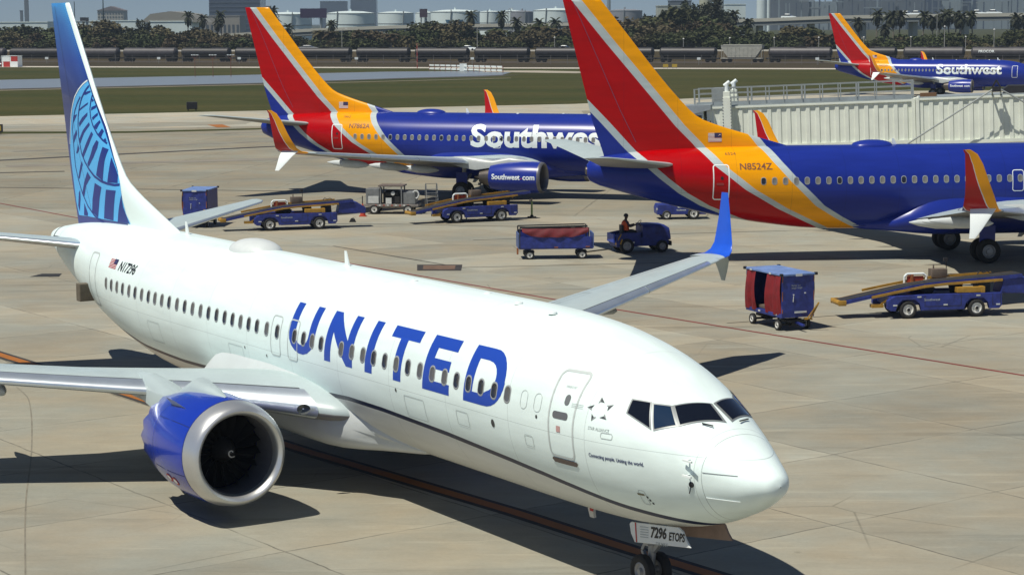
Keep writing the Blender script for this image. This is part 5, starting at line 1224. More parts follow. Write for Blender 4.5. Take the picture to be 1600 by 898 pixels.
# slung tie rods with their bracket in front of the outer tunnel
for sg in (-1, 1):
    mb = MB(); mb.cyl((18.0+sg*.15, -1.15, 6.25), (18.0+sg*5.6, -1.15, 2.95), .05, n=8); mb.build('tie_rod', JG, t)
mb = MB(); mb.box((18.0, -1.0, 6.2), (.5, .45, .3)); mb.bar((17.75, -1.0, 6.3), (18.0, -1.0, 6.75), .1); mb.bar((18.25, -1.0, 6.3), (18.0, -1.0, 6.75), .1); mb.build('rod_bracket', GDK, t)
mb = MB(); mb.bar((17.75, -1.0, 6.15), (17.75, .1, 5.75), .1); mb.bar((18.25, -1.0, 6.15), (18.25, .1, 5.75), .1); mb.build('bracket_arm', JG, t)
mb = MB(); mb.prism([(18.5, 5.86), (21.4, 5.86), (21.2, 6.30), (18.7, 6.35), (18.3, 6.1)], .3, 2.3); mb.build('roof_unit', GDK, t, bevel=.03)
mb = MB(); mb.box((23.0, 1.3, 6.1), (2.8, 2.0, .5)); mb.build('roof_unit', JW, t, bevel=.03)
mb = MB(); mb.box((13.9, .4, 5.98), (1.0, .6, .24)); mb.build('roof_box', mat('rust box', (.14, .07, .03), .7), t)
mb = MB(); mb.cyl((28.5, 1.3, -1.4), (28.5, 1.3, 2.9), .6, n=20); mb.build('pedestal', JW, t)
# ---------------------------------------------------------------- beyond the airfield: train, trees, road, tanks, city
FAX = -.325                                              # the railway and road run at this slope across the view
def at(u, d0):                                           # point on the line y = d0 - .325 x in the direction of photo column u
    k = (u-800)/F_PX; y = d0/(1-FAX*k); return Vector((k*y, y, 0))
HZ = 33.5
def zv(v, y): return CAM_H - (v-HZ)*y/F_PX
RA = math.atan(FAX)
TK = mat('tank car black', (.020, .018, .019), .5, .0, .3, .5); TK2 = mat('tank car grey', (.060, .055, .058), .5, 0, .3, .5)
HOP = mat('hopper grey', (.36, .36, .31), .6, 0, .15, .8); TRK = mat('bogie black', (.012, .011, .010), .7)
def bogie(par, x):
    mb = MB(); mb.box((x, 0, .62), (2.6, 2.3, .35))
    for dx in (-.85, .85):
        for y in (-.75, .75): mb.cyl((x+dx, y-.07, .46), (x+dx, y+.07, .46), .46, n=14)
    mb.build('bogie', TRK, par)
def tank_car(label, L_, m_, loc):
    t = thing('tank_car', label, 'tank car', loc, RA, 'tank cars of the freight train')
    h = L_/2; r = 1.42
    mb = MB(); mb.lathe([(-h+.5, .02), (-h+.55, .6), (-h+.75, 1.1), (-h+1.1, r), (0, r*1.0), (h-1.1, r), (h-.75, 1.1), (h-.55, .6), (h-.5, .02)], (0, 0, 2.62), (1, 0, 0), 28); tk = mb.build('tank', m_, t)
    mb = MB(); mb.cyl((0, 0, 3.95), (0, 0, 4.35), .5, n=16); mb.box((0, 0, 4.12), (3.4, 1.5, .06)); mb.build('dome', m_, tk)
    mb = MB()
    for y in (-.75, .75): mb.bar((-1.7, y, 4.9), (1.7, y, 4.9), .05); [mb.bar((x, y, 4.1), (x, y, 4.9), .05) for x in (-1.7, 0, 1.7)]
    mb.build('platform_rail', TRK, tk)
    mb = MB(); mb.box((0, 0, .98), (L_-.2, 2.6, .25)); mb.box((-h+.25, 0, 1.1), (.5, 2.8, .3)); mb.box((h-.25, 0, 1.1), (.5, 2.8, .3)); mb.build('underframe', TRK, t)
    bogie(t, -h+2.3); bogie(t, h-2.3)
    for sx in (-1, 1):
        mb = MB(); mb.box((sx*(h-1.4), 0, 1.5), (.9, 2.3, .9)); mb.build('saddle', TRK, t)
    return t
D_TR = 578
gaps = [-330, -238, -147, -56, 20, 124, 196, 286, 369, 463, 557, 648, 740, 834, 928, 1027, 1125]
cols = {0: TK, 5: TK2}
for i, (a, b) in enumerate(zip(gaps[:-1], gaps[1:])):
    if b < -100: continue
    p, q = at(a, D_TR), at(b, D_TR); L_ = (q-p).length
    m_ = TK2 if i in (2, 3, 5, 6) else TK
    lab = {3: 'grey tank car of the freight train at the left edge of the photo', 5: 'grey tank car seen just right of the globe tail', 6: 'grey tank car, second one right of the globe tail', 14: 'dark tank car half hidden by the cropped red and yellow tail', 15: 'dark tank car next to the pale hopper car'}.get(i, 'dark tank car in the middle of the freight train')
    tank_car(lab, L_-.5, m_, (p+q)/2)
p, q = at(1127, D_TR), at(1193, D_TR); L_ = (q-p).length; h = L_/2
t = thing('hopper_car', 'pale grey covered hopper car between dark tank cars', 'hopper car', (p+q)/2, RA)
mb = MB(); mb.prism([(-h+.2, 4.45), (h-.2, 4.45), (h-.2, 3.9), (h-2.0, 1.35), (-h+2.0, 1.35), (-h+.2, 3.9)], -1.5, 1.5); hb = mb.build('body', HOP, t)
mb = MB(); mb.box((0, 0, 4.5), (L_-.3, 3.15, .16)); mb.box((0, 0, 4.65), (L_-1.2, 1.2, .18)); mb.build('roof', HOP, hb)
mb = MB(); [mb.box((-h+1.9+k*(L_-3.8)/7, -1.53, 2.8), (.10, .06, 2.6)) for k in range(8)]; mb.build('side_rib', HOP, hb)
mb = MB(); mb.box((0, 0, 1.1), (L_-.2, 2.7, .3)); [mb.bar((s*(h-.4), y, 1.2), (s*(h-.4), y, 4.3), .12) for s in (-1, 1) for y in (-1.4, 1.4)]; mb.build('underframe', HOP, t); bogie(t, -h+1.5); bogie(t, h-1.5)
g2 = [1196, 1304, 1405, 1510, 1614, 1720]
for i, (a, b) in enumerate(zip(g2[:-1], g2[1:])):
    p, q = at(a, D_TR), at(b, D_TR); L_ = (q-p).length
    t = tank_car(['grey tank car just right of the pale hopper car', 'dark tank car behind the distant airliner tail', 'grey tank car above the distant airliner fuselage', 'grey tank car with white lettering at the right edge', 'grey tank car at the end of the visible train'][i], L_-.5, TK if i == 1 else TK2, (p+q)/2)
    if i == 3: decal('lettering', text_bm('PROCOR', (-5.6, 2.6, -1.6, 3.25), .02), lambda s_, t_: Vector((s_, -math.sqrt(max(1.42**2-(t_-2.62)**2, .01))-.03, t_)), M_WHITE, t, .4)
sheet('railway_bed', [tuple(at(u, d)[:2]) for u, d in ((-900, 570), (2600, 570), (2600, 588), (-900, 588))], -.010, mat('ballast', (.075, .062, .05), .95, 0, .3, .3))
# raised road behind the train
def raised(nm, d0, d1, z0, z1, m_):
    mb = MB(); A, B, C_, D_ = at(-900, d0), at(2600, d0), at(2600, d1), at(-900, d1)
    mb.add([A+Vector((0, 0, z0)), B+Vector((0, 0, z0)), C_+Vector((0, 0, z1)), D_+Vector((0, 0, z1))], [(0, 1, 2, 3)]); o = mb.build(nm, m_); o['kind'] = 'structure'
raised('embankment', 587.5, 592, -.02, 2.75, M_SCRUB); raised('road', 592, 603, 2.75, 3.05, mat('pale asphalt', (.30, .29, .25), .85, 0, .1, .1)); raised('embankment', 603, 760, 3.05, 3.4, M_SCRUB)
# boundary fence
t = thing('boundary_fence', 'thin chain link boundary fence with grey posts in front of the train', 'fence', tuple(at(0, 548)))
p0 = at(0, 548)
mb = MB()
for z in (.9, 1.7, 2.3): mb.bar(at(-300, 548)-p0+Vector((0, 0, z)), at(1900, 548)-p0+Vector((0, 0, z)), .04)
fw = mb.build('fence_wire', mat('fence wire', (.13, .12, .11), .7), t)
for k in range(70):
    u = -100+26*k; q = at(u, 548)-p0; mb = MB(); mb.cyl(q, q+Vector((0, 0, 2.45)), .05, n=6); mb.build('fence_post', mat('fence post', (.17, .16, .15), .6), t)
for k, (u, v) in enumerate(((79, 94), (253, 95), (378, 95), (560, 95), (740, 95), (1092, 95), (1276, 95))):
    q = at(u, 546); t = thing('warning_sign', 'small white sign board on the boundary fence in front of the train', 'sign', tuple(q), 0, 'white sign boards on the fence')
    mb = MB(); mb.box((0, 0, 1.55), (.9, .04, .6)); mb.build('board', M_WHITE, t); mb = MB(); mb.cyl((0, .05, 0), (0, .05, 1.8), .04, n=6); mb.build('post', JG, t)
# airfield furniture
p = at(25, 506); t = thing('checkered_shelter', 'red and white checkered equipment hut by the service road', 'equipment hut', (p.x, p.y, 0), RA)
MR = mat('hut red', (.42, .03, .02), .6)
mb = MB(); W_ = 4.6; H_ = 2.8
mb.box((0, 0, H_/2), (W_-.06, 2.6, H_-.02), 1)
for i in range(2):
    for j in range(2):
        mb.box((-W_/4+i*W_/2+.35, -1.33, H_/4+j*H_/2), (W_/2-.35, .05, H_/2), (i+j) % 2)
for i in range(4):
    for j in range(2): mb.box((-W_/2-.01+.35*0, -1.1+.72*i, H_/4+j*H_/2), (.05, .72, H_/2), (i+j) % 2)
mb.build('hut', [MR, M_WHITE], t); mb = MB(); mb.box((0, 0, H_+.04), (W_+.1, 2.8, .08)); mb.build('roof', M_WHITE, t)
def car(label, loc, rz, m_, grp=None):
    t = thing('car', label, 'car', loc, rz, grp)
    mb = MB(); rows = []
    for x, z0, z1, w_ in ((-2.2, .45, .75, .75), (-2.1, .32, .92, .85), (-1.3, .28, .95, .88), (.9, .28, .93, .88), (1.9, .3, .82, .85), (2.2, .42, .66, .72)):
        rows.append([(x, -w_, z0), (x, -w_, (z0+z1)/2), (x, -w_*.92, z1), (x, w_*.92, z1), (x, w_, (z0+z1)/2), (x, w_, z0)])
    mb.grid(rows); mb.add(rows[0], [tuple(range(6))]); mb.add(rows[-1], [tuple(range(6))]); mb.build('body', m_, t)
    mb = MB(); rows = []
    for z, x0, x1, w_ in ((.9, -1.75, 1.0, .80), (1.3, -1.2, .25, .70), (1.42, -.95, .05, .62)): rows.append([(x0, -w_, z), (x1, -w_, z), (x1, w_, z), (x0, w_, z)])
    mb.grid(rows, lambda j, i: 0 if j == 0 else 1, False, True); mb.add(rows[-1], [(0, 1, 2, 3)], 1); mb.build('cabin', [M_GLASS, m_], t)
    for x in (-1.35, 1.35):
        for y in (-.8, .8):
            mb = MB(); mb.cyl((x, y-.1, .32), (x, y+.1, .32), .32, n=14); mb.build('wheel', M_TYRE, t)
    return t
p = at(3, 508); car('white car partly visible beside the checkered hut', (p.x, p.y, 0), RA, M_WHITE)
for k, (u, d) in enumerate(((305, 440), (333, 448), (361, 436))):
    p = at(u, d) if False else gpt(u, 120); t = thing('approach_light', 'slim approach light mast with a T shaped row of lamps on the grass', 'light mast', (p.x, p.y, 0), 0, 'approach light masts')
    mb = MB(); mb.cyl((0, 0, 0), (0, 0, 4.1), .07, .05, 6); mb.bar((0, 0, 3.6), (-.7, 0, 4.4), .06); mb.bar((0, 0, 3.6), (.7, 0, 4.4), .06); mb.bar((-.75, 0, 4.4), (.75, 0, 4.4), .07); mb.build('mast', mat('rust red mast', (.16, .06, .04), .7), t)
    for i in range(5): mb = MB(); mb.cyl((-.66+.33*i, -.1, 4.5), (-.66+.33*i, .1, 4.5), .11, n=8); mb.build('lamp', M_WHITE, t)
# localizer antenna row
pA, pB = gpt(671, 110.5), gpt(786, 113.5); t = thing('antenna_array', 'long white antenna array on short red posts at the end of the pond', 'antenna array', tuple(pA))
dv = pB-pA; n_ = 14
for k in range(n_):
    q = dv*k/(n_-1); mb = MB(); mb.cyl(q, q+Vector((0, 0, 1.5)), .08, n=6); mb.build('post', mat('array post', (.25, .08, .05), .6), t)
    if k < n_-1:
        r_ = dv*(k+.86)/(n_-1)
        for z in (.45, 1.25): mb = MB(); mb.bar(q+Vector((0, 0, z)), r_+Vector((0, 0, z)), .12, .34); mb.build('antenna_bar', M_WHITE, t)
mb = MB(); q = dv*.47; mb.box(q+Vector((0, 0, .9)), (1.6, .6, 1.7)); mb.build('transmitter_box', M_WHITE, t)
p = gpt(652, 107); t = thing('antenna_mast', 'thin red and white mast standing by the antenna array', 'mast', (p.x, p.y, 0)); mb = MB()
for k in range(8): mb.cyl((0, 0, k*.75), (0, 0, (k+1)*.75), .09, n=6, mi=k % 2)
mb.build('pole', [MR, mat('mast pink', (.45, .2, .15), .6)], t)
p = gpt(300, 173); t = thing('equipment_box', 'black equipment box standing in the grass', 'box', (p.x, p.y, 0), .2); mb = MB(); mb.box((0, 0, .65), (1.35, .9, .9)); mb.build('housing', GDK, t, bevel=.05); mb = MB(); [mb.box((x, 0, .1), (.12, .8, .2)) for x in (-.5, .5)]; mb.build('stand', GDK, t)
p = gpt(0, 210.5); t = thing('taxiway_sign', 'black taxiway sign cut off by the left edge', 'sign', (p.x, p.y, 0)); mb = MB(); mb.box((-.3, 0, .65), (1.2, .2, .8)); mb.build('panel', GDK, t); mb = MB(); mb.box((-.3, -.105, .65), (.9, .02, .5)); mb.build('legend', mat('sign yellow', (.4, .28, .03), .5), t); mb = MB(); [mb.box((x, 0, .13), (.06, .06, .26)) for x in (-.7, .1)]; mb.build('leg', GDK, t)
for u, v, lab in ((1040, 107.5, 'left'), (1054, 107.5, 'right')):
    p = gpt(u, v); t = thing('runway_sign', 'small yellow airfield sign standing by the pale road', 'sign', (p.x, p.y, 0), 0, 'yellow signs by the pale road'); mb = MB(); mb.box((0, 0, .7), (1.2, .15, .7)); mb.build('panel', mat('sign yellow', (.4, .28, .03), .5), t); mb = MB(); [mb.box((x, 0, .2), (.06, .06, .4)) for x in (-.4, .4)]; mb.build('leg', GDK, t)

# ---- trees
rt = random.Random(11)
def leaf_mat(nm, c):
    m, n, l, b = node_mat(nm); oi = n.new('ShaderNodeObjectInfo'); tc = n.new('ShaderNodeTexCoord')
    z = noise(n, l, tc.outputs['Object'], .7, 4, .6); f = mrange(n, l, z, .3, .7, .7, 1.3); g_ = mrange(n, l, oi.outputs['Random'], 0, 1, .8, 1.2)
    hs = n.new('ShaderNodeHueSaturation'); hs.inputs['Color'].default_value = (*c, 1); l.new(mrange(n, l, oi.outputs['Random'], 0, 1, .465, .515), hs.inputs['Hue']); l.new(mth(n, l, 'MULTIPLY', f, g_), hs.inputs['Value'])
    l.new(hs.outputs[0], b.inputs['Base Color']); b.inputs['Roughness'].default_value = .7; b.inputs['Specular IOR Level'].default_value = .2
    return m
LF = [leaf_mat('dark leaves', (.048, .058, .022)), leaf_mat('dry leaves', (.082, .070, .034)), leaf_mat('casuarina needles', (.052, .060, .034))]
BARK = mat('bark', (.09, .07, .05), .9, 0, .25, 4); PTR = mat('palm trunk', (.19, .165, .13), .9, 0, .2, 3); PLF = leaf_mat('palm fronds', (.024, .029, .014)); PLF2 = leaf_mat('dry palm fronds', (.058, .048, .022))
def leafcloud(mb, c, r, n_, sz):
    for _ in range(n_):
        d = Vector((rt.gauss(0, 1), rt.gauss(0, 1), rt.gauss(0, 1))).normalized() * (rt.random()**.45)
        p = Vector(c) + Vector((d.x*r[0], d.y*r[1], d.z*r[2])); s = sz*rt.uniform(.6, 1.4)
        a = Vector((rt.gauss(0, 1), rt.gauss(0, 1), rt.gauss(0, .6))).normalized(); b = a.cross(Vector((rt.gauss(0, 1), rt.gauss(0, 1), rt.gauss(0, 1)))).normalized()
        mb.add([p-a*s, p+b*s*.7, p+a*s, p-b*s*.7], [(0, 1, 2, 3)])
def proto_tree(kind):
    t = bpy.data.objects.new('tree', None); C.objects.link(t)
    mb = MB(); th = rt.uniform(1.2, 2.2); mb.cyl((0, 0, -.3), (0, 0, th), .22, .16, 7)
    cr = MB(); lobes = []
    if kind == 2:
        H = 12
        mb.cyl((0, 0, th), (0, 0, H*.9), .16, .03, 6)
        for k in range(16):
            z = 2+10*k/15; w_ = (1-((z-4)/9.5)**2)*2.1+.3; a = rt.uniform(0, 6.28); lobes.append(((w_*.6*math.cos(a), w_*.6*math.sin(a), z), (w_*.75, w_*.75, 1.5), 60, .32))
    else:
        for k in range(11):
            a = rt.uniform(0, 6.28); q = rt.uniform(.5, 3.0); z = rt.uniform(1.6, 5.2) if k else 4.6; lobes.append(((q*math.cos(a), q*math.sin(a), z), (rt.uniform(1.2, 2.0), rt.uniform(1.2, 2.0), rt.uniform(.9, 1.5)), 95, .36))
    for c, r, n_, s in lobes:
        mb.cyl((0, 0, min(th, c[2]*.8)), c, .09, .03, 5); leafcloud(cr, c, r, int(n_*1.7), s*.8)
    mb.build('trunk', BARK, t); cr.build('crown', LF[kind], t, fix=False, sharp=0)
    return t
def proto_palm(H, dry, spread=2.2):
    t = bpy.data.objects.new('palm_tree', None); C.objects.link(t)
    mb = MB(); b = rt.uniform(-.5, .5); pts = [Vector((b*(k/6)**2, 0, H*k/6-.2*(k == 0))) for k in range(7)]
    for k in range(6): mb.cyl(pts[k], pts[k+1], .22-.015*k, .205-.015*k, 8, caps=False)
    mb.build('trunk', PTR, t)
    top = pts[-1]; fr = MB()
    for k in range(26):
        a = 2.4*k; el = R(75-5.2*k+rt.uniform(-8, 8)); ln = spread*rt.uniform(.85, 1.2); d = Vector((math.cos(a), math.sin(a), 0)); prev = top; sd_ = Vector((-d.y, d.x, 0))
        for s_ in range(6):
            e2 = el - R(16*s_); nx = prev + (d*math.cos(e2) + Vector((0, 0, math.sin(e2))))*ln/6
            w0, w1 = (.12+.42*math.sin(math.pi*(s_+.2)/6.4)), (.12+.42*math.sin(math.pi*(s_+1.1)/6.4))
            for sg in (-1, 1):
                dn = Vector((0, 0, -.28)); fr.add([prev, nx, nx+sd_*sg*w1+dn*w1*1.6, prev+sd_*sg*w0*.7+dn*w0*1.6], [(0, 1, 2, 3)])
            prev = nx
    fr.build('fronds', PLF2 if dry else PLF, t, fix=False, sharp=0)
    return t
protos = [proto_tree(0), proto_tree(0), proto_tree(0), proto_tree(1), proto_tree(1), proto_tree(2), proto_tree(2)]
palms = [proto_palm(7.0, 0), proto_palm(7.0, 0), proto_palm(7.0, 1)]
used = set()
def put(pool, i, loc, sc, label, cat, grp):
    o = pool[i]
    if id(o) in used: o = dup(o, loc, rt.uniform(0, 6.28), sc)
    else: used.add(id(o)); o.location = loc; o.rotation_euler = (0, 0, rt.uniform(0, 6.28)); o.scale = sc if hasattr(sc, '__len__') else (sc,)*3
    tag(o, label, cat, grp)
TL = ['dense dark green broadleaf tree in the tree belt behind the freight train', 'brownish dry looking tree in the tree belt behind the freight train', 'tall feathery casuarina tree rising above the tree belt']
# skyline height of the belt (photo column, top of crowns in metres)
sky_h = lin([(-150, 8.5), (0, 9.0), (60, 9.6), (180, 9.8), (260, 9.0), (300, 8.2), (400, 7.4), (470, 5.6), (560, 8.0), (590, 9.8), (700, 8.8), (760, 8.0), (830, 8.5), (880, 8.5), (960, 9.6), (1010, 10.5), (1060, 12.5), (1110, 11.5), (1140, 9.0), (1180, 6.0), (1230, 8.5), (1260, 8.0), (1300, 6.0), (1400, 5.6), (1480, 7.5), (1540, 6.0), (1600, 9.0), (1750, 8.0)])
u = -140
while u < 1740:
    for row, (d, hs_) in enumerate(((614, .62), (634, .82), (660, 1.0))):
        uu = u + rt.uniform(-12, 12) + row*9; p = at(uu, d+rt.uniform(-6, 6)); H = sky_h(uu)*1.2*hs_*rt.uniform(.82, 1.08)
        k = rt.choice([0, 1, 2, 0, 1, 3, 4]) if row < 2 else rt.choice([0, 1, 2, 3])
        s = H/6.3; w_ = rt.uniform(1.15, 1.6)
        put(protos, k, (p.x, p.y, 0), (max(s, .9)*w_*.95, max(s, .9)*w_*.95, s), TL[0] if k < 3 else TL[1], 'tree', 'trees behind the freight train')
    u += 27
for u_, h_ in ((226, 11.5), (236, 10.5), (1035, 13), (1052, 14.5), (1070, 16), (1088, 15), (1104, 15.5), (1118, 17), (1132, 13), (1008, 12)):
    p = at(u_, 668); put(protos, rt.choice([5, 6]), (p.x, p.y, 0), (h_/12*1.25, h_/12*1.25, h_/12), TL[2], 'tree', 'casuarina trees above the tree belt')
PLB = ['tall palm tree with a dark round head standing above the tree belt', 'palm tree with pale drooping fronds in front of the tree belt']
for u_, v0, d in ((299, 15, 760), (323, 20, 750), (352, 14, 740), (345, 26, 735), (432, 8, 800), (433, 25, 735), (457, 35, 700), (521, 30, 690), (738, 16, 690), (785, 17, 690), (717, 30, 690), (810, 27, 680), (845, 29, 675), (871, 28, 678), (1124, 18, 690), (1135, 20, 692), (1146, 17, 695), (1168, 30, 680), (1367, 17, 700), (1385, 22, 690), (1394, 20, 688), (1402, 19, 692), (1439, 20, 685), (1464, 22, 680), (1472, 19, 680), (1480, 17, 684), (1489, 20, 682), (1497, 22, 680), (1455, 26, 676), (1517, 20, 690), (1585, 24, 678), (1598, 28, 680), (1380, 40, 650), (1340, 30, 690)):
    p = at(u_, d); H = zv(v0, p.y); put(palms, rt.choice([0, 1]), (p.x, p.y, 0), (1.15, 1.15, H/8.2), PLB[0], 'palm tree', 'tall palms above the tree belt')
for u_, v0, d in ((615, 50, 606), (640, 54, 606), (505, 44, 640), (520, 46, 640), (840, 40, 640), (858, 42, 640), (877, 44, 640), (1010, 45, 640), (1035, 46, 640), (1268, 58, 604), (1285, 56, 606), (1300, 55, 610), (780, 46, 640), (985, 48, 640)):
    p = at(u_, d); H = max(zv(v0, p.y), 3.2); put(palms, 2, (p.x, p.y, 0), (H/8.2*1.45, H/8.2*1.45, H/8.2), PLB[1], 'palm tree', 'drooping palms in the tree belt')
# lamp posts between train and trees
for u_, v0, d, big in ((538, 47, 600, 1), (748, 45, 600, 1), (796, 17, 690, 1), (1040, 22, 690, 1), (1461, 28, 640, 1), (868, 60, 592, 0), (1068, 63, 592, 0), (1140, 62, 592, 0), (1209, 62, 592, 0), (1278, 62, 592, 0), (1348, 62, 592, 0), (1421, 62, 592, 0), (1506, 62, 592, 0), (1550, 51, 600, 0), (1473, 46, 600, 0), (1323, 60, 592, 0)):
    p = at(u_, d); H = max(zv(v0, p.y), 2.5); t = thing('lamp_post', ('tall grey lamp post with a curved arm by the tree belt' if big else 'short lamp post with a round white head behind the train'), 'lamp post', (p.x, p.y, 0), 0, 'tall lamp posts' if big else 'short lamp posts behind the train')
    mb = MB(); mb.cyl((0, 0, 0), (0, 0, H), .11, .08, 6)
    if big: mb.tube([(0, 0, H), (.3, 0, H+.5), (1.0, 0, H+.7)], .06, 5)
    mb.build('pole', mat('lamp grey', (.30, .30, .28), .6), t); mb = MB()
    if big: mb.box((1.3, 0, H+.68), (.8, .3, .14))
    else: mb.lathe([(-.22, .02), (-.15, .2), (.05, .26), (.2, .12), (.22, .01)], (0, 0, H+.15), (0, 0, 1), 10)
    mb.build('lamp_head', mat('lamp head', (.7, .7, .66), .4), t)

# ---- elevated road
t = thing('elevated_road', 'pale concrete elevated road with solid parapet beyond the tree belt', 'elevated road', tuple(at(800, 790)))
o0 = at(800, 790); path = [(-200, 3.0), (250, 4.6), (400, 6.4), (480, 7.6), (620, 8.8), (900, 9.6), (1100, 10.2), (1200, 10.8), (1300, 11.6), (1600, 12.2), (1900, 12.4)]
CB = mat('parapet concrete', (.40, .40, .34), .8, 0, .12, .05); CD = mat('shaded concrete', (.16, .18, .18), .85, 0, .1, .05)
nrm = Vector((-FAX, 1, 0)).normalized()
for side, nm in ((0, 'parapet'), (14, 'parapet')):
    mb = MB()
    for (a, za), (b, zb_) in zip(path[:-1], path[1:]):
        A, B = at(a, 790)-o0+nrm*side, at(b, 790)-o0+nrm*side
        mb.add([A+Vector((0, 0, za-.2)), B+Vector((0, 0, zb_-.2)), B+Vector((0, 0, zb_+1.0)), A+Vector((0, 0, za+1.0)), A+nrm*.3+Vector((0, 0, za-.2)), B+nrm*.3+Vector((0, 0, zb_-.2)), B+nrm*.3+Vector((0, 0, zb_+1.0)), A+nrm*.3+Vector((0, 0, za+1.0))], [(0, 1, 2, 3), (4, 7, 6, 5), (3, 2, 6, 7), (0, 4, 5, 1)])
    mb.build(nm, CB, t)
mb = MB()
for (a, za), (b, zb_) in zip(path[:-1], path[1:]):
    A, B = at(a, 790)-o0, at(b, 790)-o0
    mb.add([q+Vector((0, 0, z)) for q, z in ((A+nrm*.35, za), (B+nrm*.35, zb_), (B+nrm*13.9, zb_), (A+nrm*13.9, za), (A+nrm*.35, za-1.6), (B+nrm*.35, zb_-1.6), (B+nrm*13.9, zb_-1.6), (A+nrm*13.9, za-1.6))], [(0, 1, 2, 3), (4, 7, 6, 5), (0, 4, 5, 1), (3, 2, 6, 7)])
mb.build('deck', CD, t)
zp = lin(path)
for k in range(26):
    uu = -180+80*k; A = at(uu, 790)-o0+nrm*7; mb = MB(); mb.box(A+Vector((0, 0, (zp(uu)-1.6)/2)), (1.6, 9, zp(uu)-1.6)); mb.build('pier', CB, t)
for k, (u_, lab) in enumerate(((1228, 'white car on the elevated road left of the distant airliner tail'), (1412, 'white van on the elevated road among the palm tops'), (1428, 'pale car on the elevated road right behind the white van'), (1523, 'white car alone on the elevated road at the far right'), (1548, 'white car on the elevated road, rightmost of all'))):
    p = at(u_, 790)+nrm*4; o = car(lab, (p.x, p.y, zp(u_)+.02), RA, M_WHITE)
    o.scale = (1.25, 1.25, 1.6)
p = at(487, 597); p.z = 2.9; o = car('pale boat like white truck parked behind the train near the left red tail', (p.x, p.y, p.z), RA, GWH); o.scale = (1.5, 1.0, 1.1); o['label'] = 'long white vehicle on the road behind the train near the left red tail'
p = at(735, 597); p.z = 2.9; o = car('white vehicle', (p.x, p.y, p.z), RA, M_WHITE); o.scale = (1.0, 1.0, 1.0); o['label'] = 'white vehicle on the road behind the train above the blue airliner title'
p = at(885, 597); p.z = 2.9; o = car('white vehicle', (p.x, p.y, p.z), RA, M_WHITE); o.scale = (1.0, 1.0, 1.0); o['label'] = 'white vehicle on the road behind the train at the edge of the cropped red tail'

# ---- storage tanks
TW = mat('storage tank white', (.68, .78, .76), .55, 0, .08, .06); TG = mat('storage tank grey', (.24, .25, .27), .6, 0, .08, .06); TLN = mat('tank band', (.22, .25, .25), .6)
def storage_tank(label, u0, u1, vt, d, m_=TW, mark=False):
    k = ((u0+u1)/2-800)/F_PX; x = k*d; r = (u1-u0)/2*d/F_PX; H = zv(vt, d)
    t = thing('storage_tank', label, 'storage tank', (x, d, 0), 0, 'white storage tanks on the skyline')
    mb = MB(); mb.lathe([(0, r), (H, r), (H+.05, r*.98), (H+r*.07, r*.5), (H+r*.09, .01)], (0, 0, 0), (0, 0, 1), 40); mb.build('shell', m_, t, sharp=30)
    mb = MB(); mb.lathe([(H*.55, r*1.003), (H*.55, r*1.012), (H*.55+.5, r*1.012), (H*.55+.5, r*1.003)], (0, 0, 0), (0, 0, 1), 40); mb.lathe([(H-.35, r*1.003), (H-.35, r*1.015), (H, r*1.015)], (0, 0, 0), (0, 0, 1), 40); mb.build('wind_girder', TLN, t)
    mb = MB(); a = R(rt.uniform(225, 300)); mb.bar((r*1.02*math.cos(a), r*1.02*math.sin(a), 0), (r*1.02*math.cos(a+.1), r*1.02*math.sin(a+.1), H+1.2), .9, .5); mb.build('stairway', TLN, t)
    mb = MB(); mb.cyl((0, 0, H+r*.08), (0, 0, H+r*.08+1.3), .6, n=10); mb.build('roof_vent', m_, t)
    if mark:
        s_ = r*.36; vv = polys_bm([[(-s_*1.05, 6.2+H*.22), (-s_*.55, 6.2+H*.22), (.0, 6.2-H*.18), (s_*.45, 6.2+H*.22), (s_*1.0, 6.2+H*.22), (s_*.35, 6.2-H*.3), (-s_*.35, 6.2-H*.3)]])
        decal('emblem', vv, lambda a_, b_: Vector((a_, -math.sqrt(max(r*r-a_*a_, .1))-.12, b_+2.2)), mat('emblem teal', (.02, .09, .16), .5), t, 1.0)
    return t
for a in (('white storage tank just right of the left red and yellow fin tip', 418, 492, 21, 1350), ('white storage tank right of the purple billboard', 514, 590, 20, 1400), ('white storage tank at the left of the dense tree clump', 594, 650, 20, 1500), ('white storage tank behind the small dark billboard', 652, 690, 20, 1550), ('white storage tank with a blue emblem', 676, 752, 18.5, 1380, TW, True), ('white storage tank between two tall palms', 750, 786, 19, 1500), ('white storage tank, fifth from the left billboard', 786, 818, 18, 1560), ('lilac grey storage tank left of the cropped red fin', 800, 836, 19, 1450, TG), ('white storage tank touching the cropped red fin', 835, 905, 17, 1420), ('grey storage tank right of the cropped yellow fin stripe', 950, 1004, 18, 1500, TG)): storage_tank(*a)
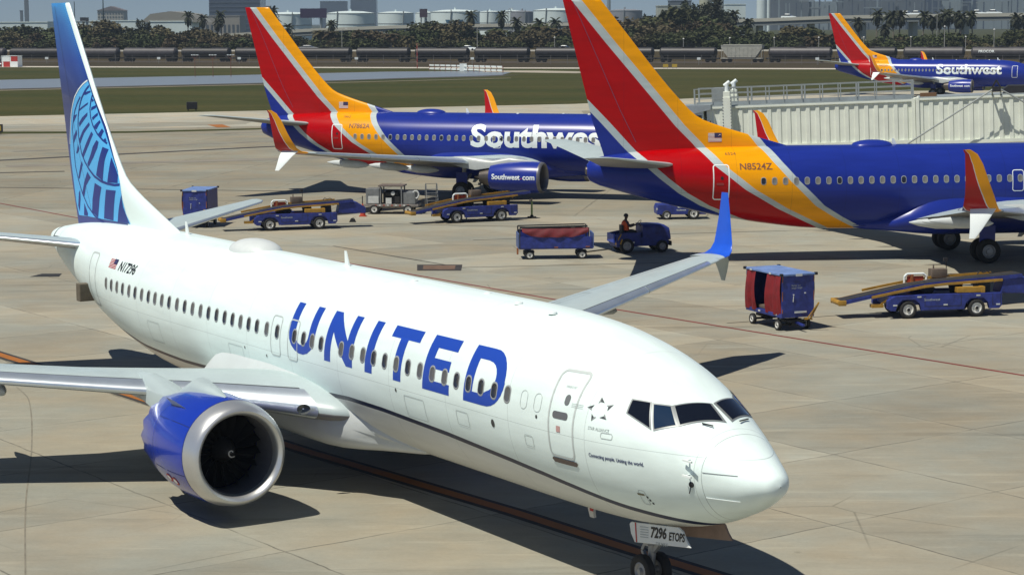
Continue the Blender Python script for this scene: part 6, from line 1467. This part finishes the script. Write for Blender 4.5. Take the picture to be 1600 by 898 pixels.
# ---- buildings on the skyline
def block(nm, label, cat, u0, u1, vt, d, m_, depth=30, grp=None, rows=0, cols_=0, win=None):
    x0, x1 = ((q-800)/F_PX*d for q in (u0, u1)); H = zv(vt, d); w_ = x1-x0
    t = thing(nm, label, cat, ((x0+x1)/2, d+depth/2, 0), 0, grp)
    mb = MB(); mb.box((0, 0, H/2), (w_, depth, H)); wl_ = mb.build('wall', m_, t)
    mb = MB(); mb.box((0, 0, H+.3), (w_+.6, depth+.6, .6)); mb.build('roof', m_, t)
    if rows:
        for j in range(rows):
            for i in range(cols_):
                mb = MB(); mb.box((-w_/2+w_*(i+.5)/cols_, -depth/2-.1, H-(j+.8)*(H*.75)/rows), (w_/cols_*.5, .3, H*.75/rows*.5)); mb.build('window', win, wl_)
    return t
BG = mat('office glass dark', (.035, .05, .085), .2, 0, .1, .02); BW = mat('pale stucco', (.38, .37, .31), .7, 0, .08, .05); BGR = mat('plant steel', (.10, .12, .14), .7, 0, .12, .03); BLT = mat('plant pale steel', (.22, .27, .29), .7, 0, .1, .03); WN = mat('skyline window', (.05, .06, .07), .3); BCR = mat('silo cream', (.42, .42, .30), .7, 0, .08, .05)
t = block('office_tower', 'dark blue glass office tower left of the red and yellow fin', 'office tower', 333, 412, -6, 1900, BG, 45)
for k in range(9):
    mb = MB(); W_ = 79/F_PX*1900; mb.box((0, -22.8, 6+k*3.9), (W_, .4, .8)); mb.build('floor_band', mat('floor band', (.07, .085, .12), .4), t)
t = block('hotel', 'beige hotel block with gabled roof on the left skyline', 'hotel', 160, 200, 15, 2300, BW, 25, None, 5, 9, WN)
mb = MB(); mb.prism([(-15, 24.8), (0, 29.5), (15, 24.8)], -13.5, 13.5); mb.build('gable_roof', mat('hotel roof', (.16, .13, .13), .7), t)
t = block('warehouse', 'long low white warehouse at the far left', 'warehouse', -40, 82, 32, 1300, TW, 60); t = block('warehouse', 'long low white warehouse behind the bushes right of the globe tail', 'warehouse', 112, 232, 30.5, 1350, TW, 60)
t = block('warehouse', 'low white warehouse under the palms', 'warehouse', 240, 306, 32, 1250, TW, 50)
mb = MB(); mb.prism([(-18, 11.5), (-12, 16.5), (0, 18), (12, 16.5), (18, 11.5)], -25, 25); mb.build('arched_roof', mat('dull roof', (.26, .25, .21), .7), t)
block('terminal_building', 'tan low building behind the palms left of the red fin', 'building', 300, 380, 24, 1700, mat('tan wall', (.27, .25, .21), .8), 40, None, 1, 12, WN)
block('building', 'thin white building right of the red and yellow fin tip', 'building', 417, 427, 9, 2300, BW, 15)
block('building', 'hazy distant tower block above the storage tanks', 'tower block', 505, 545, 2, 3800, BG, 40); block('building', 'second hazy tower block above the storage tanks', 'tower block', 552, 592, 0, 4000, BG, 40)
for u0, u1, vt in ((40, 44, 14), (47, 53, -8)):
    block('chimney_stack', 'dark slim stack at the far left, ' + ('shorter one' if vt > 0 else 'taller one'), 'stack', u0, u1, vt, 2600, BGR, 3)
def billboard(label, u0, u1, v0, v1, d, m_):
    x0, x1 = ((q-800)/F_PX*d for q in (u0, u1)); z1, z0 = zv(v0, d), zv(v1, d); t = thing('billboard', label, 'billboard', ((x0+x1)/2, d, 0), 0)
    mb = MB(); mb.box((0, 0, (z0+z1)/2), (x1-x0, .8, z1-z0)); mb.build('panel', m_, t); mb = MB(); mb.cyl((x1*0+(x1-x0)*.28, .6, 0), ((x1-x0)*.28, .6, z0+.5), .6, n=10); mb.build('post', JG, t)
    mb = MB(); [mb.box((-(x1-x0)/2+(x1-x0)*(k+.5)/5, -.5, z0-.2), (.5, .5, .2)) for k in range(5)]; mb.build('light_bar', JG, t)
billboard('large dark purple billboard above the storage tanks', 474, 515, 12.5, 27, 900, mat('billboard purple', (.035, .022, .065), .6, 0, .2, .2))
billboard('small dark square billboard in front of a storage tank', 659, 671, 14, 27, 950, mat('billboard maroon', (.05, .03, .05), .6)); billboard('small black billboard right of the globe tail', 133, 146, 24.5, 30, 950, mat('billboard black', (.02, .022, .03), .6))
for u_, vt, d, wd, lab in ((124.5, 0, 900, .25, 'thin grey'), (169, -6, 850, .35, 'dark')):
    k = (u_-800)/F_PX; t = thing('light_mast', f'{lab} tall light mast on the left skyline', 'mast', (k*d, d, 0)); mb = MB(); mb.cyl((0, 0, 0), (0, 0, zv(vt, d)), wd, wd*.6, 8); mb.build('pole', mat('mast teal', (.03, .05, .055), .6), t); mb = MB(); mb.box((0, 0, 4), (1, 1, 1)); mb.build('box', JG, t)
def silo(label, u0, u1, vt, d, m_):
    k = ((u0+u1)/2-800)/F_PX; r = (u1-u0)/2*d/F_PX; t = thing('silo', label, 'silo', (k*d, d, 0)); H = zv(vt, d)
    mb = MB(); mb.lathe([(0, r), (H, r), (H+r*.5, .05)], (0, 0, 0), (0, 0, 1), 24); mb.build('shell', m_, t, sharp=30); mb = MB(); mb.bar((r*.7, -r*.75, 0), (r*.7, -r*.75, H), .5); mb.build('ladder', TLN, t)
silo('cream silo, left one of the tall pair', 1092, 1112, -4, 1500, BCR); silo('cream silo, right one of the tall pair', 1114, 1130, -4, 1520, BCR); silo('tall white round tower right of the cream silos', 1181, 1197, -10, 1600, TW); silo('slim white tower beside the tall round one', 1197, 1202, -6, 1640, TW)
silo('slim pale tower right of the cropped yellow fin', 949, 955, -8, 1700, BLT)
block('plant_building', 'cream concrete batching building among tall trees', 'building', 1028, 1076, 12, 1450, mat('plant cream', (.42, .44, .36), .7), 20); block('plant_building', 'grey flat roof steel hall above the cream building', 'building', 1046, 1080, 4, 1560, BGR, 15)
block('plant_building', 'white piped building between silos', 'building', 1133, 1164, 10, 1550, TW, 15, None, 1, 6, WN)
# power station on the right skyline
t = thing('power_station', 'hazy dark steel power station filling the right skyline', 'power station', ((1400-800)/F_PX*2300, 2300, 0))
for u0, u1, vt, m_ in ((1200, 1258, -6, BGR), (1262, 1302, 6, BLT), (1304, 1338, -6, BGR), (1338, 1392, 4, BGR), (1396, 1436, -8, BGR), (1437, 1461, -4, BG), (1462, 1494, -8, BLT), (1496, 1518, -4, BG), (1519, 1610, -8, BLT), (1612, 1700, -2, BGR)):
    x0, x1 = (u0-1400)/F_PX*2300, (u1-1400)/F_PX*2300; H = zv(vt, 2300); mb = MB(); mb.box(((x0+x1)/2, rt.uniform(0, 15), H/2), (x1-x0, 40, H)); mb.build('boiler_house', m_, t)
for k in range(46):
    u_ = 1203+k*8.7+rt.uniform(-2, 2); mb = MB(); x = (u_-1400)/F_PX*2300; H = zv(rt.choice([-8, -4, 2, 8]), 2300); mb.box((x, -24-rt.uniform(0, 6), H/2), (rt.uniform(.7, 1.6), 1.5, H)); mb.build('steel_column', rt.choice([BGR, BLT, BG]), t)
for k in range(22):
    u_ = 1205+rt.uniform(0, 390); v = rt.uniform(0, 22); mb = MB(); mb.box(((u_-1400)/F_PX*2300, -30, zv(v, 2300)), (rt.uniform(5, 20), 2, rt.uniform(.6, 1.4))); mb.build('walkway', rt.choice([BGR, BLT, TLN]), t)
# ---------------------------------------------------------------- the air
mb = MB(); mb.box((0, 3600, 58), (12600, 10800, 118.5))          # closed box round camera and scene
hz = mb.build('haze', [bpy.data.materials.new('haze air')]); hz['kind'] = 'stuff'
hm = hz.data.materials[0]; hm.use_nodes = True; hn = hm.node_tree.nodes
for q in list(hn):
    if q.type == 'BSDF_PRINCIPLED': hn.remove(q)
pv = hn.new('ShaderNodeVolumePrincipled'); pv.inputs['Color'].default_value = (.37, .47, .56, 1); pv.inputs['Density'].default_value = 1.8e-4; pv.inputs['Anisotropy'].default_value = 0.0
hm.node_tree.links.new(pv.outputs[0], [q for q in hn if q.type == 'OUTPUT_MATERIAL'][0].inputs['Volume'])
